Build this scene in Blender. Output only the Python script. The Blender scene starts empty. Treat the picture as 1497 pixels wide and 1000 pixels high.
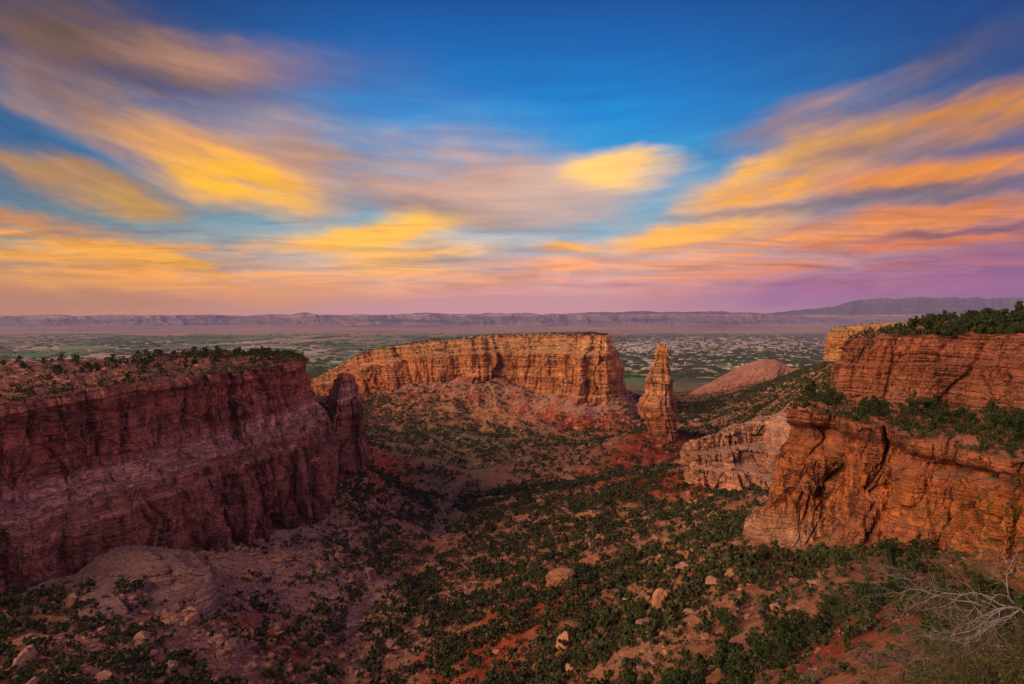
import bpy, math, random
import numpy as np
from mathutils import Vector, Matrix
random.seed(7); RNG = np.random.default_rng(7)
C = bpy.context.scene.collection
scene = bpy.context.scene
rad = math.radians

# ------------------------------------------------------------------ camera
F, CX, HY = 892.0, 748.5, 468.0          # focal length in photo pixels, centre column, eye-level row
cam_d = bpy.data.cameras.new('camera'); cam = bpy.data.objects.new('camera', cam_d); C.objects.link(cam)
cam.location = (0, 0, 0); cam.rotation_euler = (rad(90), 0, 0)
cam_d.sensor_width = 36; cam_d.lens = 36 * F / 1497; cam_d.shift_y = -(500 - HY) / 1497
cam_d.clip_start = 0.5; cam_d.clip_end = 300000
scene.camera = cam
scene.view_settings.view_transform = 'Standard'; scene.view_settings.look = 'None'
scene.view_settings.exposure = 0.22; scene.view_settings.gamma = 1
scene.cycles.use_denoising = True
scene.cycles.max_bounces = 4; scene.cycles.diffuse_bounces = 2; scene.cycles.glossy_bounces = 1
scene.cycles.transparent_max_bounces = 8; scene.cycles.volume_bounces = 0

SUN_AZ, SUN_EL, SUN_STRENGTH, SUN_ANGLE, SUN_COL = -122.0, 24.0, 3.7, 38.0, (1.0, 0.63, 0.36)
sd = bpy.data.lights.new('sun', 'SUN'); so = bpy.data.objects.new('sun', sd); C.objects.link(so)
sd.energy = SUN_STRENGTH; sd.angle = rad(SUN_ANGLE); sd.color = SUN_COL
_d = Vector((math.sin(rad(SUN_AZ)) * math.cos(rad(SUN_EL)), math.cos(rad(SUN_AZ)) * math.cos(rad(SUN_EL)), math.sin(rad(SUN_EL))))
so.rotation_euler = (-_d).to_track_quat('-Z', 'Y').to_euler()

# ------------------------------------------------------------------ node helpers
def lin(c):
    return tuple(((v / 255) / 12.92 if v / 255 <= 0.04045 else ((v / 255 + 0.055) / 1.055) ** 2.4) for v in c)

class S:
    """a node socket with arithmetic"""
    def __init__(s, t, k): s.t, s.k = t, k
    def _m(s, op, b=None, c=None, clamp=False):
        n = s.t.nodes.new('ShaderNodeMath'); n.operation = op; n.use_clamp = clamp
        for i, v in enumerate((s, b, c)):
            if v is None: continue
            if isinstance(v, S): s.t.links.new(v.k, n.inputs[i])
            else: n.inputs[i].default_value = v
        return S(s.t, n.outputs[0])
    def __add__(s, b): return s._m('ADD', b)
    def __sub__(s, b): return s._m('SUBTRACT', b)
    def __mul__(s, b): return s._m('MULTIPLY', b)
    def __truediv__(s, b): return s._m('DIVIDE', b)
    def clip(s): return s._m('ADD', 0.0, clamp=True)

def smooth(x, a, b, lo=0.0, hi=1.0, kind='SMOOTHSTEP'):
    n = x.t.nodes.new('ShaderNodeMapRange'); n.interpolation_type = kind
    x.t.links.new(x.k, n.inputs[0])
    for i, v in zip((1, 2, 3, 4), (a, b, lo, hi)): n.inputs[i].default_value = v
    return S(x.t, n.outputs[0])

def plug(t, inp, v):
    if isinstance(v, S): t.links.new(v.k, inp)
    elif hasattr(v, '__len__') and len(v) == 3 and inp.type == 'RGBA': inp.default_value = (*v, 1)
    else: inp.default_value = v

def mix(t, f, a, b, blend='MIX'):
    n = t.nodes.new('ShaderNodeMix'); n.data_type = 'RGBA'; n.blend_type = blend
    plug(t, n.inputs[0], f); plug(t, n.inputs[6], a); plug(t, n.inputs[7], b)
    return S(t, n.outputs[2])

def vscale(t, v, sc, loc=(0, 0, 0), rot=(0, 0, 0), kind='POINT'):
    n = t.nodes.new('ShaderNodeMapping'); n.vector_type = kind
    t.links.new(v.k, n.inputs[0]); n.inputs['Scale'].default_value = sc
    n.inputs['Location'].default_value = loc; n.inputs['Rotation'].default_value = rot
    return S(t, n.outputs[0])

def noise(t, v, scale=1.0, detail=4.0, rough=0.55, dist=0.0, col=False):
    n = t.nodes.new('ShaderNodeTexNoise'); t.links.new(v.k, n.inputs['Vector'])
    n.inputs['Scale'].default_value = scale; n.inputs['Detail'].default_value = detail
    n.inputs['Roughness'].default_value = rough; n.inputs['Distortion'].default_value = dist
    return S(t, n.outputs['Color' if col else 'Fac'])

def ramp(t, f, stops):
    n = t.nodes.new('ShaderNodeValToRGB'); t.links.new(f.k, n.inputs[0]); e = n.color_ramp.elements
    stops = sorted(stops)
    e[0].position, e[0].color = stops[0][0], (*stops[0][1], 1)
    e[1].position, e[1].color = stops[-1][0], (*stops[-1][1], 1)
    for p, c in stops[1:-1]:
        x = e.new(p); x.color = (*c, 1)
    return S(t, n.outputs[0])

def comb(t, x, y, z):
    n = t.nodes.new('ShaderNodeCombineXYZ')
    for i, v in enumerate((x, y, z)): plug(t, n.inputs[i], v)
    return S(t, n.outputs[0])

def sep(t, v):
    n = t.nodes.new('ShaderNodeSeparateXYZ'); t.links.new(v.k, n.inputs[0])
    return [S(t, o) for o in n.outputs]

# ------------------------------------------------------------------ world: dusk sky with wind-drawn clouds
def build_sky():
    w = bpy.data.worlds.new('World'); scene.world = w; w.use_nodes = True
    t = w.node_tree; t.nodes.clear()
    out = t.nodes.new('ShaderNodeOutputWorld'); bg = t.nodes.new('ShaderNodeBackground')
    tc = t.nodes.new('ShaderNodeTexCoord')
    D = S(t, tc.outputs['Generated'])
    dx, dy, dz = sep(t, D)
    hyp = (dx * dx + dy * dy)._m('POWER', 0.5)
    e = dz / hyp._m('MAXIMUM', 0.02)                 # tangent of the elevation
    az = dx._m('ARCTAN2', dy)                        # 0 straight ahead, + to the right
    fe = smooth(e, 0.0, 1.0, kind='LINEAR')
    mid = ramp(t, fe, [(0.0, lin((228, 158, 164))), (0.05, lin((228, 168, 158))), (0.10, lin((190, 178, 182))), (0.16, lin((110, 174, 198))),
                       (0.25, lin((46, 156, 210))), (0.33, lin((10, 130, 204))), (0.42, lin((6, 104, 178))), (0.53, lin((4, 74, 146))), (1.0, lin((10, 40, 96)))])
    lef = ramp(t, fe, [(0.0, lin((222, 146, 58))), (0.05, lin((220, 154, 74))), (0.11, lin((128, 142, 132))), (0.17, lin((62, 110, 140))),
                       (0.25, lin((38, 92, 140))), (0.36, lin((24, 60, 112))), (0.53, lin((16, 36, 78))), (1.0, lin((24, 26, 62)))])
    rig = ramp(t, fe, [(0.0, lin((132, 84, 140))), (0.04, lin((150, 88, 146))), (0.10, lin((150, 100, 128))), (0.17, lin((118, 106, 130))),
                       (0.25, lin((80, 92, 134))), (0.33, lin((34, 72, 128))), (0.42, lin((14, 62, 124))), (0.53, lin((8, 44, 100))), (1.0, lin((14, 28, 72)))])
    base = mix(t, smooth(az, -0.10, -0.72), mid, lef)
    base = mix(t, smooth(az, 0.12, 0.75), base, rig)
    # the afterglow behind the viewer, where the sun went down
    west = ramp(t, fe, [(0.0, lin((236, 150, 70))), (0.12, lin((238, 168, 96))), (0.3, lin((150, 140, 150))), (0.6, lin((52, 78, 128))), (1.0, lin((24, 44, 96)))])
    base = mix(t, smooth(dy, 0.25, -0.6), base, west)
    east_fill = ramp(t, fe, [(0.0, lin((216, 120, 150))), (0.25, (1.55, 0.80, 0.80)), (0.6, (1.25, 0.70, 0.82)), (1.0, lin((140, 118, 165)))])  # out-of-view sky, pink and extra bright, added as fill for the left cliff
    base = mix(t, smooth(az, 0.78, 1.2) * smooth(az, 2.6, 2.0), base, east_fill)
    # picture-independent cloud coordinates: gnomonic direction, drawn out along the wind
    dyc = dy._m('MAXIMUM', 0.12)
    front = smooth(dy, 0.15, 0.35)
    gx = dx / dyc * 8.92 + 7.485; gy = (dz / dyc) * -8.92 + 4.68
    G = comb(t, gx, gy, 0.0)
    bow = gx - 7.5
    P = comb(t, gx, gy + bow * bow * 0.030, 0.0)     # the wind's streamlines bow down towards the middle
    streak = noise(t, vscale(t, P, (0.42, 1.55, 1)), 1.0, 4.0, 0.55)
    fine = noise(t, vscale(t, P, (0.75, 4.2, 1), (3.1, 7.7, 0)), 1.0, 4.0, 0.55)
    bands = noise(t, vscale(t, G, (0.42, 3.8, 1), (1.7, 0.3, 0)), 1.0, 5.0, 0.6, 0.6)
    wn = noise(t, vscale(t, P, (0.45, 1.1, 1), (9, 2, 0)), 1.0, 4.0, 0.6, col=True)
    wv = t.nodes.new('ShaderNodeVectorMath'); wv.operation = 'MULTIPLY_ADD'
    t.links.new(wn.k, wv.inputs[0]); wv.inputs[1].default_value = (1.7, 0.7, 0); 
    sh = vscale(t, G, (1, 1, 1), (-0.85, -0.35, 0)); t.links.new(sh.k, wv.inputs[2])
    GW = S(t, wv.outputs[0])
    mod_hi = smooth(streak * 0.75 + fine * 0.25, 0.33, 0.57, 0.38, 1.15)
    mod_lo = smooth(bands * 0.75 + fine * 0.25, 0.38, 0.58, 0.10, 1.15)
    col = base
    for (px, py, a, b, ang, c, k, lo) in CLOUDS:
        q = vscale(t, GW, (a / 100 * 1.55, b / 100 * 1.6, 1), (px / 100, py / 100, 0), (0, 0, rad(ang)), 'TEXTURE')
        n = t.nodes.new('ShaderNodeVectorMath'); n.operation = 'LENGTH'; t.links.new(q.k, n.inputs[0])
        f = smooth(S(t, n.outputs['Value']), 1.0, 0.10, 0.0, k * 1.15)
        f = (f * (mod_lo if lo else mod_hi) * front).clip()
        col = mix(t, f, col, lin(c))
    # wisps drawn out through the cloud
    wisp = noise(t, vscale(t, P, (0.60, 4.6, 1), (2.2, 5.1, 0)), 1.0, 4.0, 0.58)
    wisp2 = noise(t, vscale(t, G, (0.75, 7.5, 1), (4.2, 1.3, 0)), 1.0, 5.0, 0.6, 0.8)
    wl = smooth(e, 0.22, 0.10)
    wz = mix(t, wl, ramp(t, wisp, [(0.30, (0.84, 0.85, 0.90)), (0.5, (1, 1, 1)), (0.68, (1.22, 1.16, 1.04))]), ramp(t, wisp2, [(0.30, (0.70, 0.72, 0.80)), (0.5, (1, 1, 1)), (0.66, (1.26, 1.18, 1.02))]))
    col = mix(t, (smooth(e, 0.02, 0.07) * smooth(e, 0.55, 0.30) * front).clip(), col, mix(t, 1.0, col, wz, 'MULTIPLY'))
    # below the horizon
    low = lin((92, 60, 60))
    col = mix(t, smooth(e, -0.004, -0.03), col, low)
    t.links.new(col.k, bg.inputs[0]); bg.inputs[1].default_value = 1.0
    t.links.new(bg.outputs[0], out.inputs[0])

# px, py, half length, half width, slope (deg, + falls to the right), colour, strength, low deck
CLOUDS = [
 (150, 66, 250, 62, 14, (116, 88, 76), .85, 0), (90, 40, 160, 40, 18, (96, 78, 72), .6, 0), (330, 92, 160, 36, 8, (166, 124, 106), .75, 0), (520, 110, 170, 40, 6, (70, 96, 156), .35, 0),
 (620, 190, 200, 60, 6, (96, 140, 184), .35, 0),
 (215, 195, 240, 40, 22, (186, 142, 108), .85, 0), (90, 130, 120, 34, 26, (110, 92, 96), .6, 0), (520, 232, 220, 50, 13, (178, 140, 122), .80, 0),
 (335, 245, 150, 46, 16, (228, 158, 80), .85, 0), (348, 264, 100, 36, 16, (252, 184, 50), 1.0, 0),
 (690, 262, 150, 58, 6, (204, 158, 136), .80, 0), (640, 305, 150, 22, 10, (150, 124, 122), .65, 0), (790, 312, 170, 20, 2, (172, 150, 150), .55, 0),
 (100, 262, 160, 28, 11, (170, 130, 88), .95, 0), (200, 298, 90, 17, 8, (190, 144, 80), .9, 0),
 (40, 318, 150, 12, 8, (190, 132, 84), .85, 0), (130, 350, 210, 11, 5, (232, 156, 62), .95, 1), (240, 378, 210, 16, 6, (246, 170, 48), .95, 1),
 (90, 392, 200, 20, 3, (244, 164, 50), 1.0, 1), (260, 414, 250, 20, 3, (250, 166, 54), 1.0, 1), (430, 426, 200, 17, 1, (248, 164, 92), .95, 1),
 (60, 440, 260, 16, 0, (214, 140, 60), .8, 0),
 (600, 372, 130, 26, -2, (246, 182, 96), .95, 0), (545, 338, 135, 22, -8, (254, 190, 74), 1.0, 0), (430, 360, 90, 12, -4, (252, 178, 62), .95, 0),
 (560, 396, 130, 14, 0, (248, 178, 84), .9, 1), (650, 418, 190, 18, 0, (250, 176, 118), .95, 1), (740, 352, 120, 12, 0, (206, 196, 186), .55, 0), (812, 358, 62, 11, 0, (248, 174, 84), .95, 0),
 (835, 275, 150, 38, -5, (208, 174, 156), .75, 0), (905, 248, 80, 23, -7, (254, 198, 116), 1.0, 0), (740, 382, 140, 9, 0, (150, 150, 160), .5, 1),
 (1340, 120, 200, 34, -26, (84, 84, 112), .6, 0), (1220, 158, 160, 26, -20, (142, 122, 134), .8, 0), 
 (1390, 178, 260, 30, -17, (196, 128, 66), .95, 0), (1180, 232, 150, 30, -22, (206, 148, 84), .8, 0), (1280, 225, 150, 18, -18, (128, 112, 124), .6, 0), (1450, 214, 110, 14, -12, (92, 92, 124), .6, 0),
 (1070, 262, 84, 21, -20, (252, 176, 62), 1.0, 0), (1130, 276, 120, 22, -12, (246, 166, 64), .95, 0),
 (1400, 248, 200, 21, -9, (222, 136, 60), .95, 0), (1350, 316, 260, 19, -5, (212, 128, 70), .95, 0), (1330, 284, 230, 12, -6, (112, 94, 102), .62, 0), (1130, 304, 130, 9, -5, (140, 118, 124), .5, 0),
 (1010, 340, 140, 17, -11, (248, 174, 78), .95, 0), (1160, 350, 200, 15, -5, (240, 152, 80), .9, 1), (1330, 352, 240, 14, -3, (206, 116, 76), .9, 1), (1400, 336, 160, 6, -3, (120, 84, 96), .6, 0),
 (890, 388, 190, 17, -3, (244, 164, 110), .9, 1), (1110, 386, 200, 13, -3, (230, 144, 100), .9, 1), (1330, 386, 230, 12, -2, (180, 98, 92), .85, 1),
 (1000, 414, 260, 14, 0, (220, 144, 132), .75, 1), (1280, 418, 280, 18, 0, (160, 92, 136), .75, 0), (820, 432, 240, 14, 0, (228, 152, 148), .7, 1), (1180, 436, 220, 16, 0, (174, 104, 158), .6, 0)]
build_sky()

# ------------------------------------------------------------------ numeric noise
_p = RNG.permutation(256); PERM = np.concatenate([_p, _p, _p]).astype(np.int64)
_g = RNG.normal(size=(256, 3)); GRAD = (_g / np.linalg.norm(_g, axis=1)[:, None])

def pn(x, y, z):
    x, y, z = np.broadcast_arrays(np.asarray(x, float), np.asarray(y, float), np.asarray(z, float))
    xi, yi, zi = np.floor(x), np.floor(y), np.floor(z)
    xf, yf, zf = x - xi, y - yi, z - zi
    xi, yi, zi = (xi.astype(np.int64) & 255), (yi.astype(np.int64) & 255), (zi.astype(np.int64) & 255)
    u, v, w = (q * q * q * (q * (q * 6 - 15) + 10) for q in (xf, yf, zf))
    r = 0.0
    for i in (0, 1):
        wi = u if i else 1 - u
        for j in (0, 1):
            wj = v if j else 1 - v
            for k in (0, 1):
                wk = w if k else 1 - w
                g = GRAD[PERM[PERM[PERM[(xi + i) & 255] + ((yi + j) & 255)] + ((zi + k) & 255)]]
                r = r + wi * wj * wk * (g[..., 0] * (xf - i) + g[..., 1] * (yf - j) + g[..., 2] * (zf - k))
    return r * 1.6

def fbm(x, y, z, o=4, gain=0.5):
    r, a = 0.0, 1.0
    for i in range(o):
        r = r + a * pn(x + 17.3 * i, y - 9.1 * i, z + 4.7 * i); a *= gain; x, y, z = x * 2.03, y * 2.03, z * 2.03
    return r

def hsh(i, j, k=0):
    return PERM[(PERM[(PERM[np.asarray(i).astype(np.int64) & 255] + np.asarray(j).astype(np.int64)) & 255] + k) & 255] / 255.0

def sst(x, a, b):
    q = np.clip((x - a) / (b - a), 0, 1); return q * q * (3 - 2 * q)

def W(px, py, Y): return ((px - CX) / F * Y, Y, -(py - HY) / F * Y)

# ------------------------------------------------------------------ object helpers
def mesh_np(name, V, faces, mats, smoothed=False, midx=None, attrs=None):
    """V (n,3); faces (m,3|4) array"""
    me = bpy.data.meshes.new(name); V = np.asarray(V, np.float32); faces = np.asarray(faces, np.int32)
    m, k = faces.shape
    me.vertices.add(len(V)); me.vertices.foreach_set('co', V.ravel())
    me.loops.add(m * k); me.loops.foreach_set('vertex_index', faces.ravel())
    me.polygons.add(m); me.polygons.foreach_set('loop_start', np.arange(0, m * k, k, dtype=np.int32))
    for q in (mats if isinstance(mats, (list, tuple)) else [mats]): me.materials.append(q)
    if midx is not None: me.polygons.foreach_set('material_index', np.asarray(midx, np.int32))
    me.update(calc_edges=True); me.validate()
    me.polygons.foreach_set('use_smooth', np.full(len(me.polygons), smoothed, dtype=bool))
    for an, av in (attrs or {}).items():
        at = me.attributes.new(an, 'FLOAT_COLOR', 'POINT'); at.data.foreach_set('color', np.asarray(av, np.float32).ravel())
    return me

def link(name, me, parent=None):
    o = bpy.data.objects.new(name, me); C.objects.link(o)
    if parent: o.parent = parent
    return o

def tag(o, label=None, cat=None, group=None, kind=None):
    if label: o['label'] = label
    if cat: o['category'] = cat
    if group: o['group'] = group
    if kind: o['kind'] = kind
    return o

def empty(name, loc, rz=0.0, s=1.0):
    o = bpy.data.objects.new(name, None); C.objects.link(o); o.location = loc; o.rotation_euler = (0, 0, rz); o.scale = (s, s, s)
    o.empty_display_size = 0.5
    return o

def based(name, V, faces, mats, base, **kw):
    """a top-level mesh whose origin sits at its base"""
    V = np.asarray(V, float) - np.asarray(base, float)
    o = link(name, mesh_np(name, V, faces, mats, **kw)); o.location = base
    return o

def grid_faces(R, Cn, close=False, flip=False):
    i = np.arange(R * Cn).reshape(R, Cn)
    if close: i = np.concatenate([i, i[:, :1]], 1)
    f = np.stack([i[:-1, :-1], i[:-1, 1:], i[1:, 1:], i[1:, :-1]], -1).reshape(-1, 4)
    return f[:, ::-1] if flip else f

# ------------------------------------------------------------------ materials
def new_mat(name):
    m = bpy.data.materials.new(name); m.use_nodes = True; t = m.node_tree
    b = t.nodes['Principled BSDF']; b.inputs['Roughness'].default_value = 0.95
    b.inputs['Specular IOR Level'].default_value = 0.12
    g = t.nodes.new('ShaderNodeNewGeometry')
    return m, t, b, S(t, g.outputs['Position']), S(t, g.outputs['Normal'])

def bump(t, b, h, dist=1.0, strength=1.0):
    n = t.nodes.new('ShaderNodeBump'); n.inputs['Distance'].default_value = dist; n.inputs['Strength'].default_value = strength
    t.links.new(h.k, n.inputs['Height']); t.links.new(n.outputs[0], b.inputs['Normal'])

def rock_mat(name, z0, z1, bands, ms=1.0, varnish=0.6, vcol=(0.045, 0.026, 0.026), dust=(0.42, 0.24, 0.15), dustk=0.6, dipx=0.0, dipy=0.0, grey=None, bumpk=1.0, jk=1.0, sk=1.0):
    """ms: size of the rock's features relative to a wall 130 m high seen 500 m away"""
    m, t, b, P, N = new_mat(name)
    x, y, z = sep(t, P); nx, ny, nz = sep(t, N)
    big = noise(t, P, 0.012 / ms, 3.0)
    zz = z + x * dipx + y * dipy + (big - 0.5) * (7.0 * ms) + (noise(t, P, 0.09 / ms, 4.0) - 0.5) * (2.0 * ms)
    f = smooth(zz, z0, z1, kind='LINEAR')
    col = ramp(t, f, bands)
    st = noise(t, comb(t, x * (0.004 / ms), y * (0.004 / ms), zz * (0.11 / ms)), 1.0, 5.0, 0.6)
    col = mix(t, sk, col, ramp(t, st, [(0.30, (0.45, 0.40, 0.40)), (0.44, (0.88, 0.85, 0.82)), (0.56, (1.08, 1.06, 1.02)), (0.68, (1.55, 1.5, 1.42))]), 'MULTIPLY')
    mot = noise(t, P, 0.16 / ms, 6.0, 0.65)
    col = mix(t, 1.0, col, ramp(t, mot, [(0.28, (0.50, 0.47, 0.48)), (0.5, (1, 1, 1)), (0.72, (1.42, 1.36, 1.3))]), 'MULTIPLY')
    if grey:
        g = smooth(noise(t, P, 0.03 / ms, 5.0, 0.6), 0.5, 0.66)
        col = mix(t, g * 0.8, col, grey)
    steep = smooth(nz._m('ABSOLUTE'), 0.75, 0.25)
    vo = t.nodes.new('ShaderNodeTexVoronoi'); vo.feature = 'DISTANCE_TO_EDGE'; vo.inputs['Scale'].default_value = 1.0; vo.inputs['Randomness'].default_value = 0.9
    jw = noise(t, P, 0.10 / ms, 3.0, 0.6)
    jx = comb(t, x * (0.085 / ms) + jw * 0.9, y * (0.085 / ms) - jw * 0.7, zz * (0.05 / ms) + mot * 0.5); t.links.new(jx.k, vo.inputs['Vector'])
    jm = smooth(noise(t, P, 0.028 / ms, 3.0), 0.42, 0.55)
    joint = smooth(S(t, vo.outputs['Distance']), 0.0, 0.045)
    bed = noise(t, comb(t, x * (0.006 / ms), y * (0.006 / ms), zz * (0.42 / ms)), 1.0, 2.0, 0.5)
    bedl = smooth((bed - 0.5)._m('ABSOLUTE'), 0.0, 0.022)
    line = joint._m('MAXIMUM', (jm * -1.0) + 1.0) * (bedl * 0.55 + 0.45)
    col = mix(t, (line * (-0.62 * jk)) + 0.62 * jk, col, (0.05, 0.026, 0.022))
    vs = noise(t, comb(t, x * (0.13 / ms), y * (0.13 / ms), z * (0.012 / ms)), 1.0, 6.0, 0.68)
    patch = noise(t, P, 0.022 / ms, 3.0)
    v = smooth(vs * 0.6 + patch * 0.4, 0.48, 0.57)
    col = mix(t, (v * steep * varnish).clip(), col, vcol)
    flat = smooth(nz, 0.55, 0.86)
    col = mix(t, flat * dustk, col, dust)
    h = noise(t, P, 0.55 / ms, 7.0, 0.66) * 1.3 + noise(t, comb(t, x * (0.06 / ms), y * (0.06 / ms), zz * (0.45 / ms)), 1.0, 5.0, 0.6) * 0.5 + mot * 2.0 + line * 1.1
    bump(t, b, h, 1.6 * ms * bumpk, 1.0)
    t.links.new(col.k, b.inputs['Base Color'])
    return m

def ground_mat():
    m, t, b, P, N = new_mat('canyon_soil')
    at = t.nodes.new('ShaderNodeAttribute'); at.attribute_name = 'soil'
    red, grass, rub = sep(t, S(t, at.outputs['Color'])); wash = S(t, at.outputs['Alpha'])
    n1 = noise(t, P, 0.02, 6.0, 0.62); n2 = noise(t, P, 0.12, 6.0, 0.65); n3 = noise(t, P, 0.9, 5.0, 0.7)
    col = ramp(t, n1 * 0.6 + n2 * 0.4, [(0.34, (0.17, 0.070, 0.040)), (0.45, (0.31, 0.135, 0.072)), (0.55, (0.42, 0.205, 0.115)), (0.66, (0.52, 0.32, 0.21))])
    rr = smooth(red + (n1 - 0.5) * 1.4 + (n2 - 0.5) * 0.8, 0.42, 0.62)
    col = mix(t, rr, col, ramp(t, n2, [(0.35, (0.22, 0.038, 0.020)), (0.6, (0.40, 0.095, 0.045))]))
    gg = smooth(grass + (n1 - 0.5) * 1.2 + (n2 - 0.5) * 1.0, 0.40, 0.66)
    col = mix(t, gg * 0.85, col, ramp(t, n3, [(0.35, (0.10, 0.095, 0.042)), (0.65, (0.24, 0.20, 0.10))]))
    ru = smooth(rub + (n2 - 0.5) * 0.9, 0.40, 0.70)
    col = mix(t, ru * 0.8, col, ramp(t, n3, [(0.34, (0.20, 0.105, 0.085)), (0.5, (0.38, 0.225, 0.18)), (0.64, (0.60, 0.42, 0.35))]))
    col = mix(t, smooth(wash + (n3 - 0.5) * 0.35, 0.45, 0.75), col, (0.42, 0.29, 0.215))
    col = mix(t, 1.0, col, ramp(t, n3, [(0.3, (0.70, 0.70, 0.70)), (0.7, (1.25, 1.22, 1.18))]), 'MULTIPLY')
    bump(t, b, n2 * 2.4 + n3 * 0.7, 1.4, 0.9)
    t.links.new(col.k, b.inputs['Base Color'])
    return m

def leaf_mat(name, c1, c2, sc=0.5):
    m, t, b, P, N = new_mat(name)
    oi = t.nodes.new('ShaderNodeObjectInfo')
    r = S(t, oi.outputs['Random'])
    n = noise(t, P, sc, 3.0, 0.6)
    col = ramp(t, n * 0.75 + r * 0.25, [(0.3, c1), (0.7, c2)])
    t.links.new(col.k, b.inputs['Base Color'])
    return m

def plain_mat(name, c, rough=0.8, var=0.25, sc=2.0):
    m, t, b, P, N = new_mat(name); b.inputs['Roughness'].default_value = rough
    n = noise(t, P, sc, 5.0, 0.6)
    col = ramp(t, n, [(0.3, tuple(v * (1 - var) for v in c)), (0.7, tuple(min(1, v * (1 + var)) for v in c))])
    t.links.new(col.k, b.inputs['Base Color'])
    return m

SOIL = ground_mat()
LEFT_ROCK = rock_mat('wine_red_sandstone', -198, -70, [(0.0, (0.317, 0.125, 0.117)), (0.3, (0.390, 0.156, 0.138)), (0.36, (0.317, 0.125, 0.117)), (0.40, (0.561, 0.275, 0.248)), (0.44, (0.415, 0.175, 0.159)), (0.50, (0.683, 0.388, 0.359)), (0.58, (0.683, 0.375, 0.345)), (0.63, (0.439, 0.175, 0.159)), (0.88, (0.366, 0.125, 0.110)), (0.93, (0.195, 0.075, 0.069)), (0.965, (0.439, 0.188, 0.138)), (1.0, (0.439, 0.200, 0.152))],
                     1.0, 0.9, dust=(0.17, 0.082, 0.072), dustk=0.8, dipx=-0.064, dipy=-0.10, jk=0.28, sk=0.6)  # level tops are coloured darker to stand in for shade on the plateau
MESA_ROCK = rock_mat('orange_sandstone', -170, -30, [(0.0, (0.44, 0.145, 0.075)), (0.35, (0.58, 0.235, 0.105)), (0.66, (0.56, 0.20, 0.085)), (0.76, (0.66, 0.38, 0.17)), (0.86, (0.66, 0.36, 0.15)), (0.91, (0.52, 0.19, 0.08)), (1.0, (0.64, 0.37, 0.18))],
                     1.7, 0.7, vcol=(0.13, 0.04, 0.025), dust=(0.58, 0.36, 0.18), dustk=0.8, dipx=-0.035)
SPIRE_ROCK = rock_mat('tawny_sandstone', -176, -36, [(0.0, (0.42, 0.15, 0.085)), (0.35, (0.52, 0.22, 0.12)), (0.62, (0.60, 0.31, 0.17)), (0.7, (0.46, 0.19, 0.10)), (0.86, (0.58, 0.28, 0.11)), (1.0, (0.62, 0.34, 0.12))],
                      1.2, 0.4, vcol=(0.16, 0.06, 0.04), dust=(0.58, 0.36, 0.22), dustk=0.6)
RIGHT_ROCK = rock_mat('rust_orange_sandstone', -95, 0, [(0.0, (0.54, 0.34, 0.25)), (0.13, (0.50, 0.28, 0.18)), (0.25, (0.46, 0.165, 0.065)), (0.46, (0.50, 0.165, 0.050)), (0.53, (0.42, 0.14, 0.055)), (0.565, (0.19, 0.07, 0.045)), (0.60, (0.40, 0.15, 0.075)), (0.68, (0.42, 0.17, 0.10)), (0.8, (0.34, 0.11, 0.06)), (0.93, (0.38, 0.14, 0.08)), (1.0, (0.36, 0.16, 0.10))],
                      0.5, 0.9, vcol=(0.07, 0.028, 0.022), dust=(0.34, 0.15, 0.10), dustk=0.7, grey=(0.22, 0.085, 0.055), sk=0.6, jk=0.75)
PALE_ROCK = rock_mat('pale_pink_slickrock', -160, -80, [(0.0, (0.48, 0.20, 0.12)), (0.4, (0.62, 0.31, 0.19)), (0.7, (0.58, 0.27, 0.16)), (1.0, (0.66, 0.38, 0.26))],
                     0.9, 0.5, vcol=(0.18, 0.08, 0.06), dust=(0.56, 0.34, 0.24), dustk=0.6, jk=0.5)
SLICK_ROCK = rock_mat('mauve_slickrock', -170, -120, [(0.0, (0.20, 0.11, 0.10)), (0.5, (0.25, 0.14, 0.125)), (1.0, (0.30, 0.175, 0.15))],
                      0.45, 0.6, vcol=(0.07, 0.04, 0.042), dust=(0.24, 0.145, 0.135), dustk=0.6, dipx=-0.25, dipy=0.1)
DOME_ROCK = rock_mat('salmon_slickrock', -250, -130, [(0.0, (0.46, 0.20, 0.14)), (0.5, (0.50, 0.20, 0.13)), (1.0, (0.60, 0.33, 0.22))], 1.6, 0.25, vcol=(0.24, 0.09, 0.07), dust=(0.58, 0.32, 0.22), dustk=0.5, dipx=-0.35)
BOULDER_ROCK = plain_mat('boulder_sandstone', (0.31, 0.17, 0.13), 0.95, 0.35, 0.9)
TAN_BOULDER = plain_mat('tan_boulder_sandstone', (0.38, 0.19, 0.105), 0.95, 0.35, 0.9)
JUNIPER = leaf_mat('juniper_foliage', (0.018, 0.030, 0.012), (0.050, 0.072, 0.026))
SCRUB = leaf_mat('scrub_foliage', (0.024, 0.036, 0.015), (0.072, 0.082, 0.036), 0.12)
SAGE = leaf_mat('grey_sage_foliage', (0.055, 0.055, 0.048), (0.12, 0.115, 0.10), 0.4)
FRESH = leaf_mat('olive_leaves', (0.034, 0.045, 0.014), (0.11, 0.12, 0.038), 3.0)
BARK = plain_mat('juniper_bark', (0.10, 0.07, 0.055), 0.9, 0.4, 4.0)
DEADWOOD = plain_mat('bleached_deadwood', (0.24, 0.21, 0.22), 0.85, 0.35, 6.0)

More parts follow.
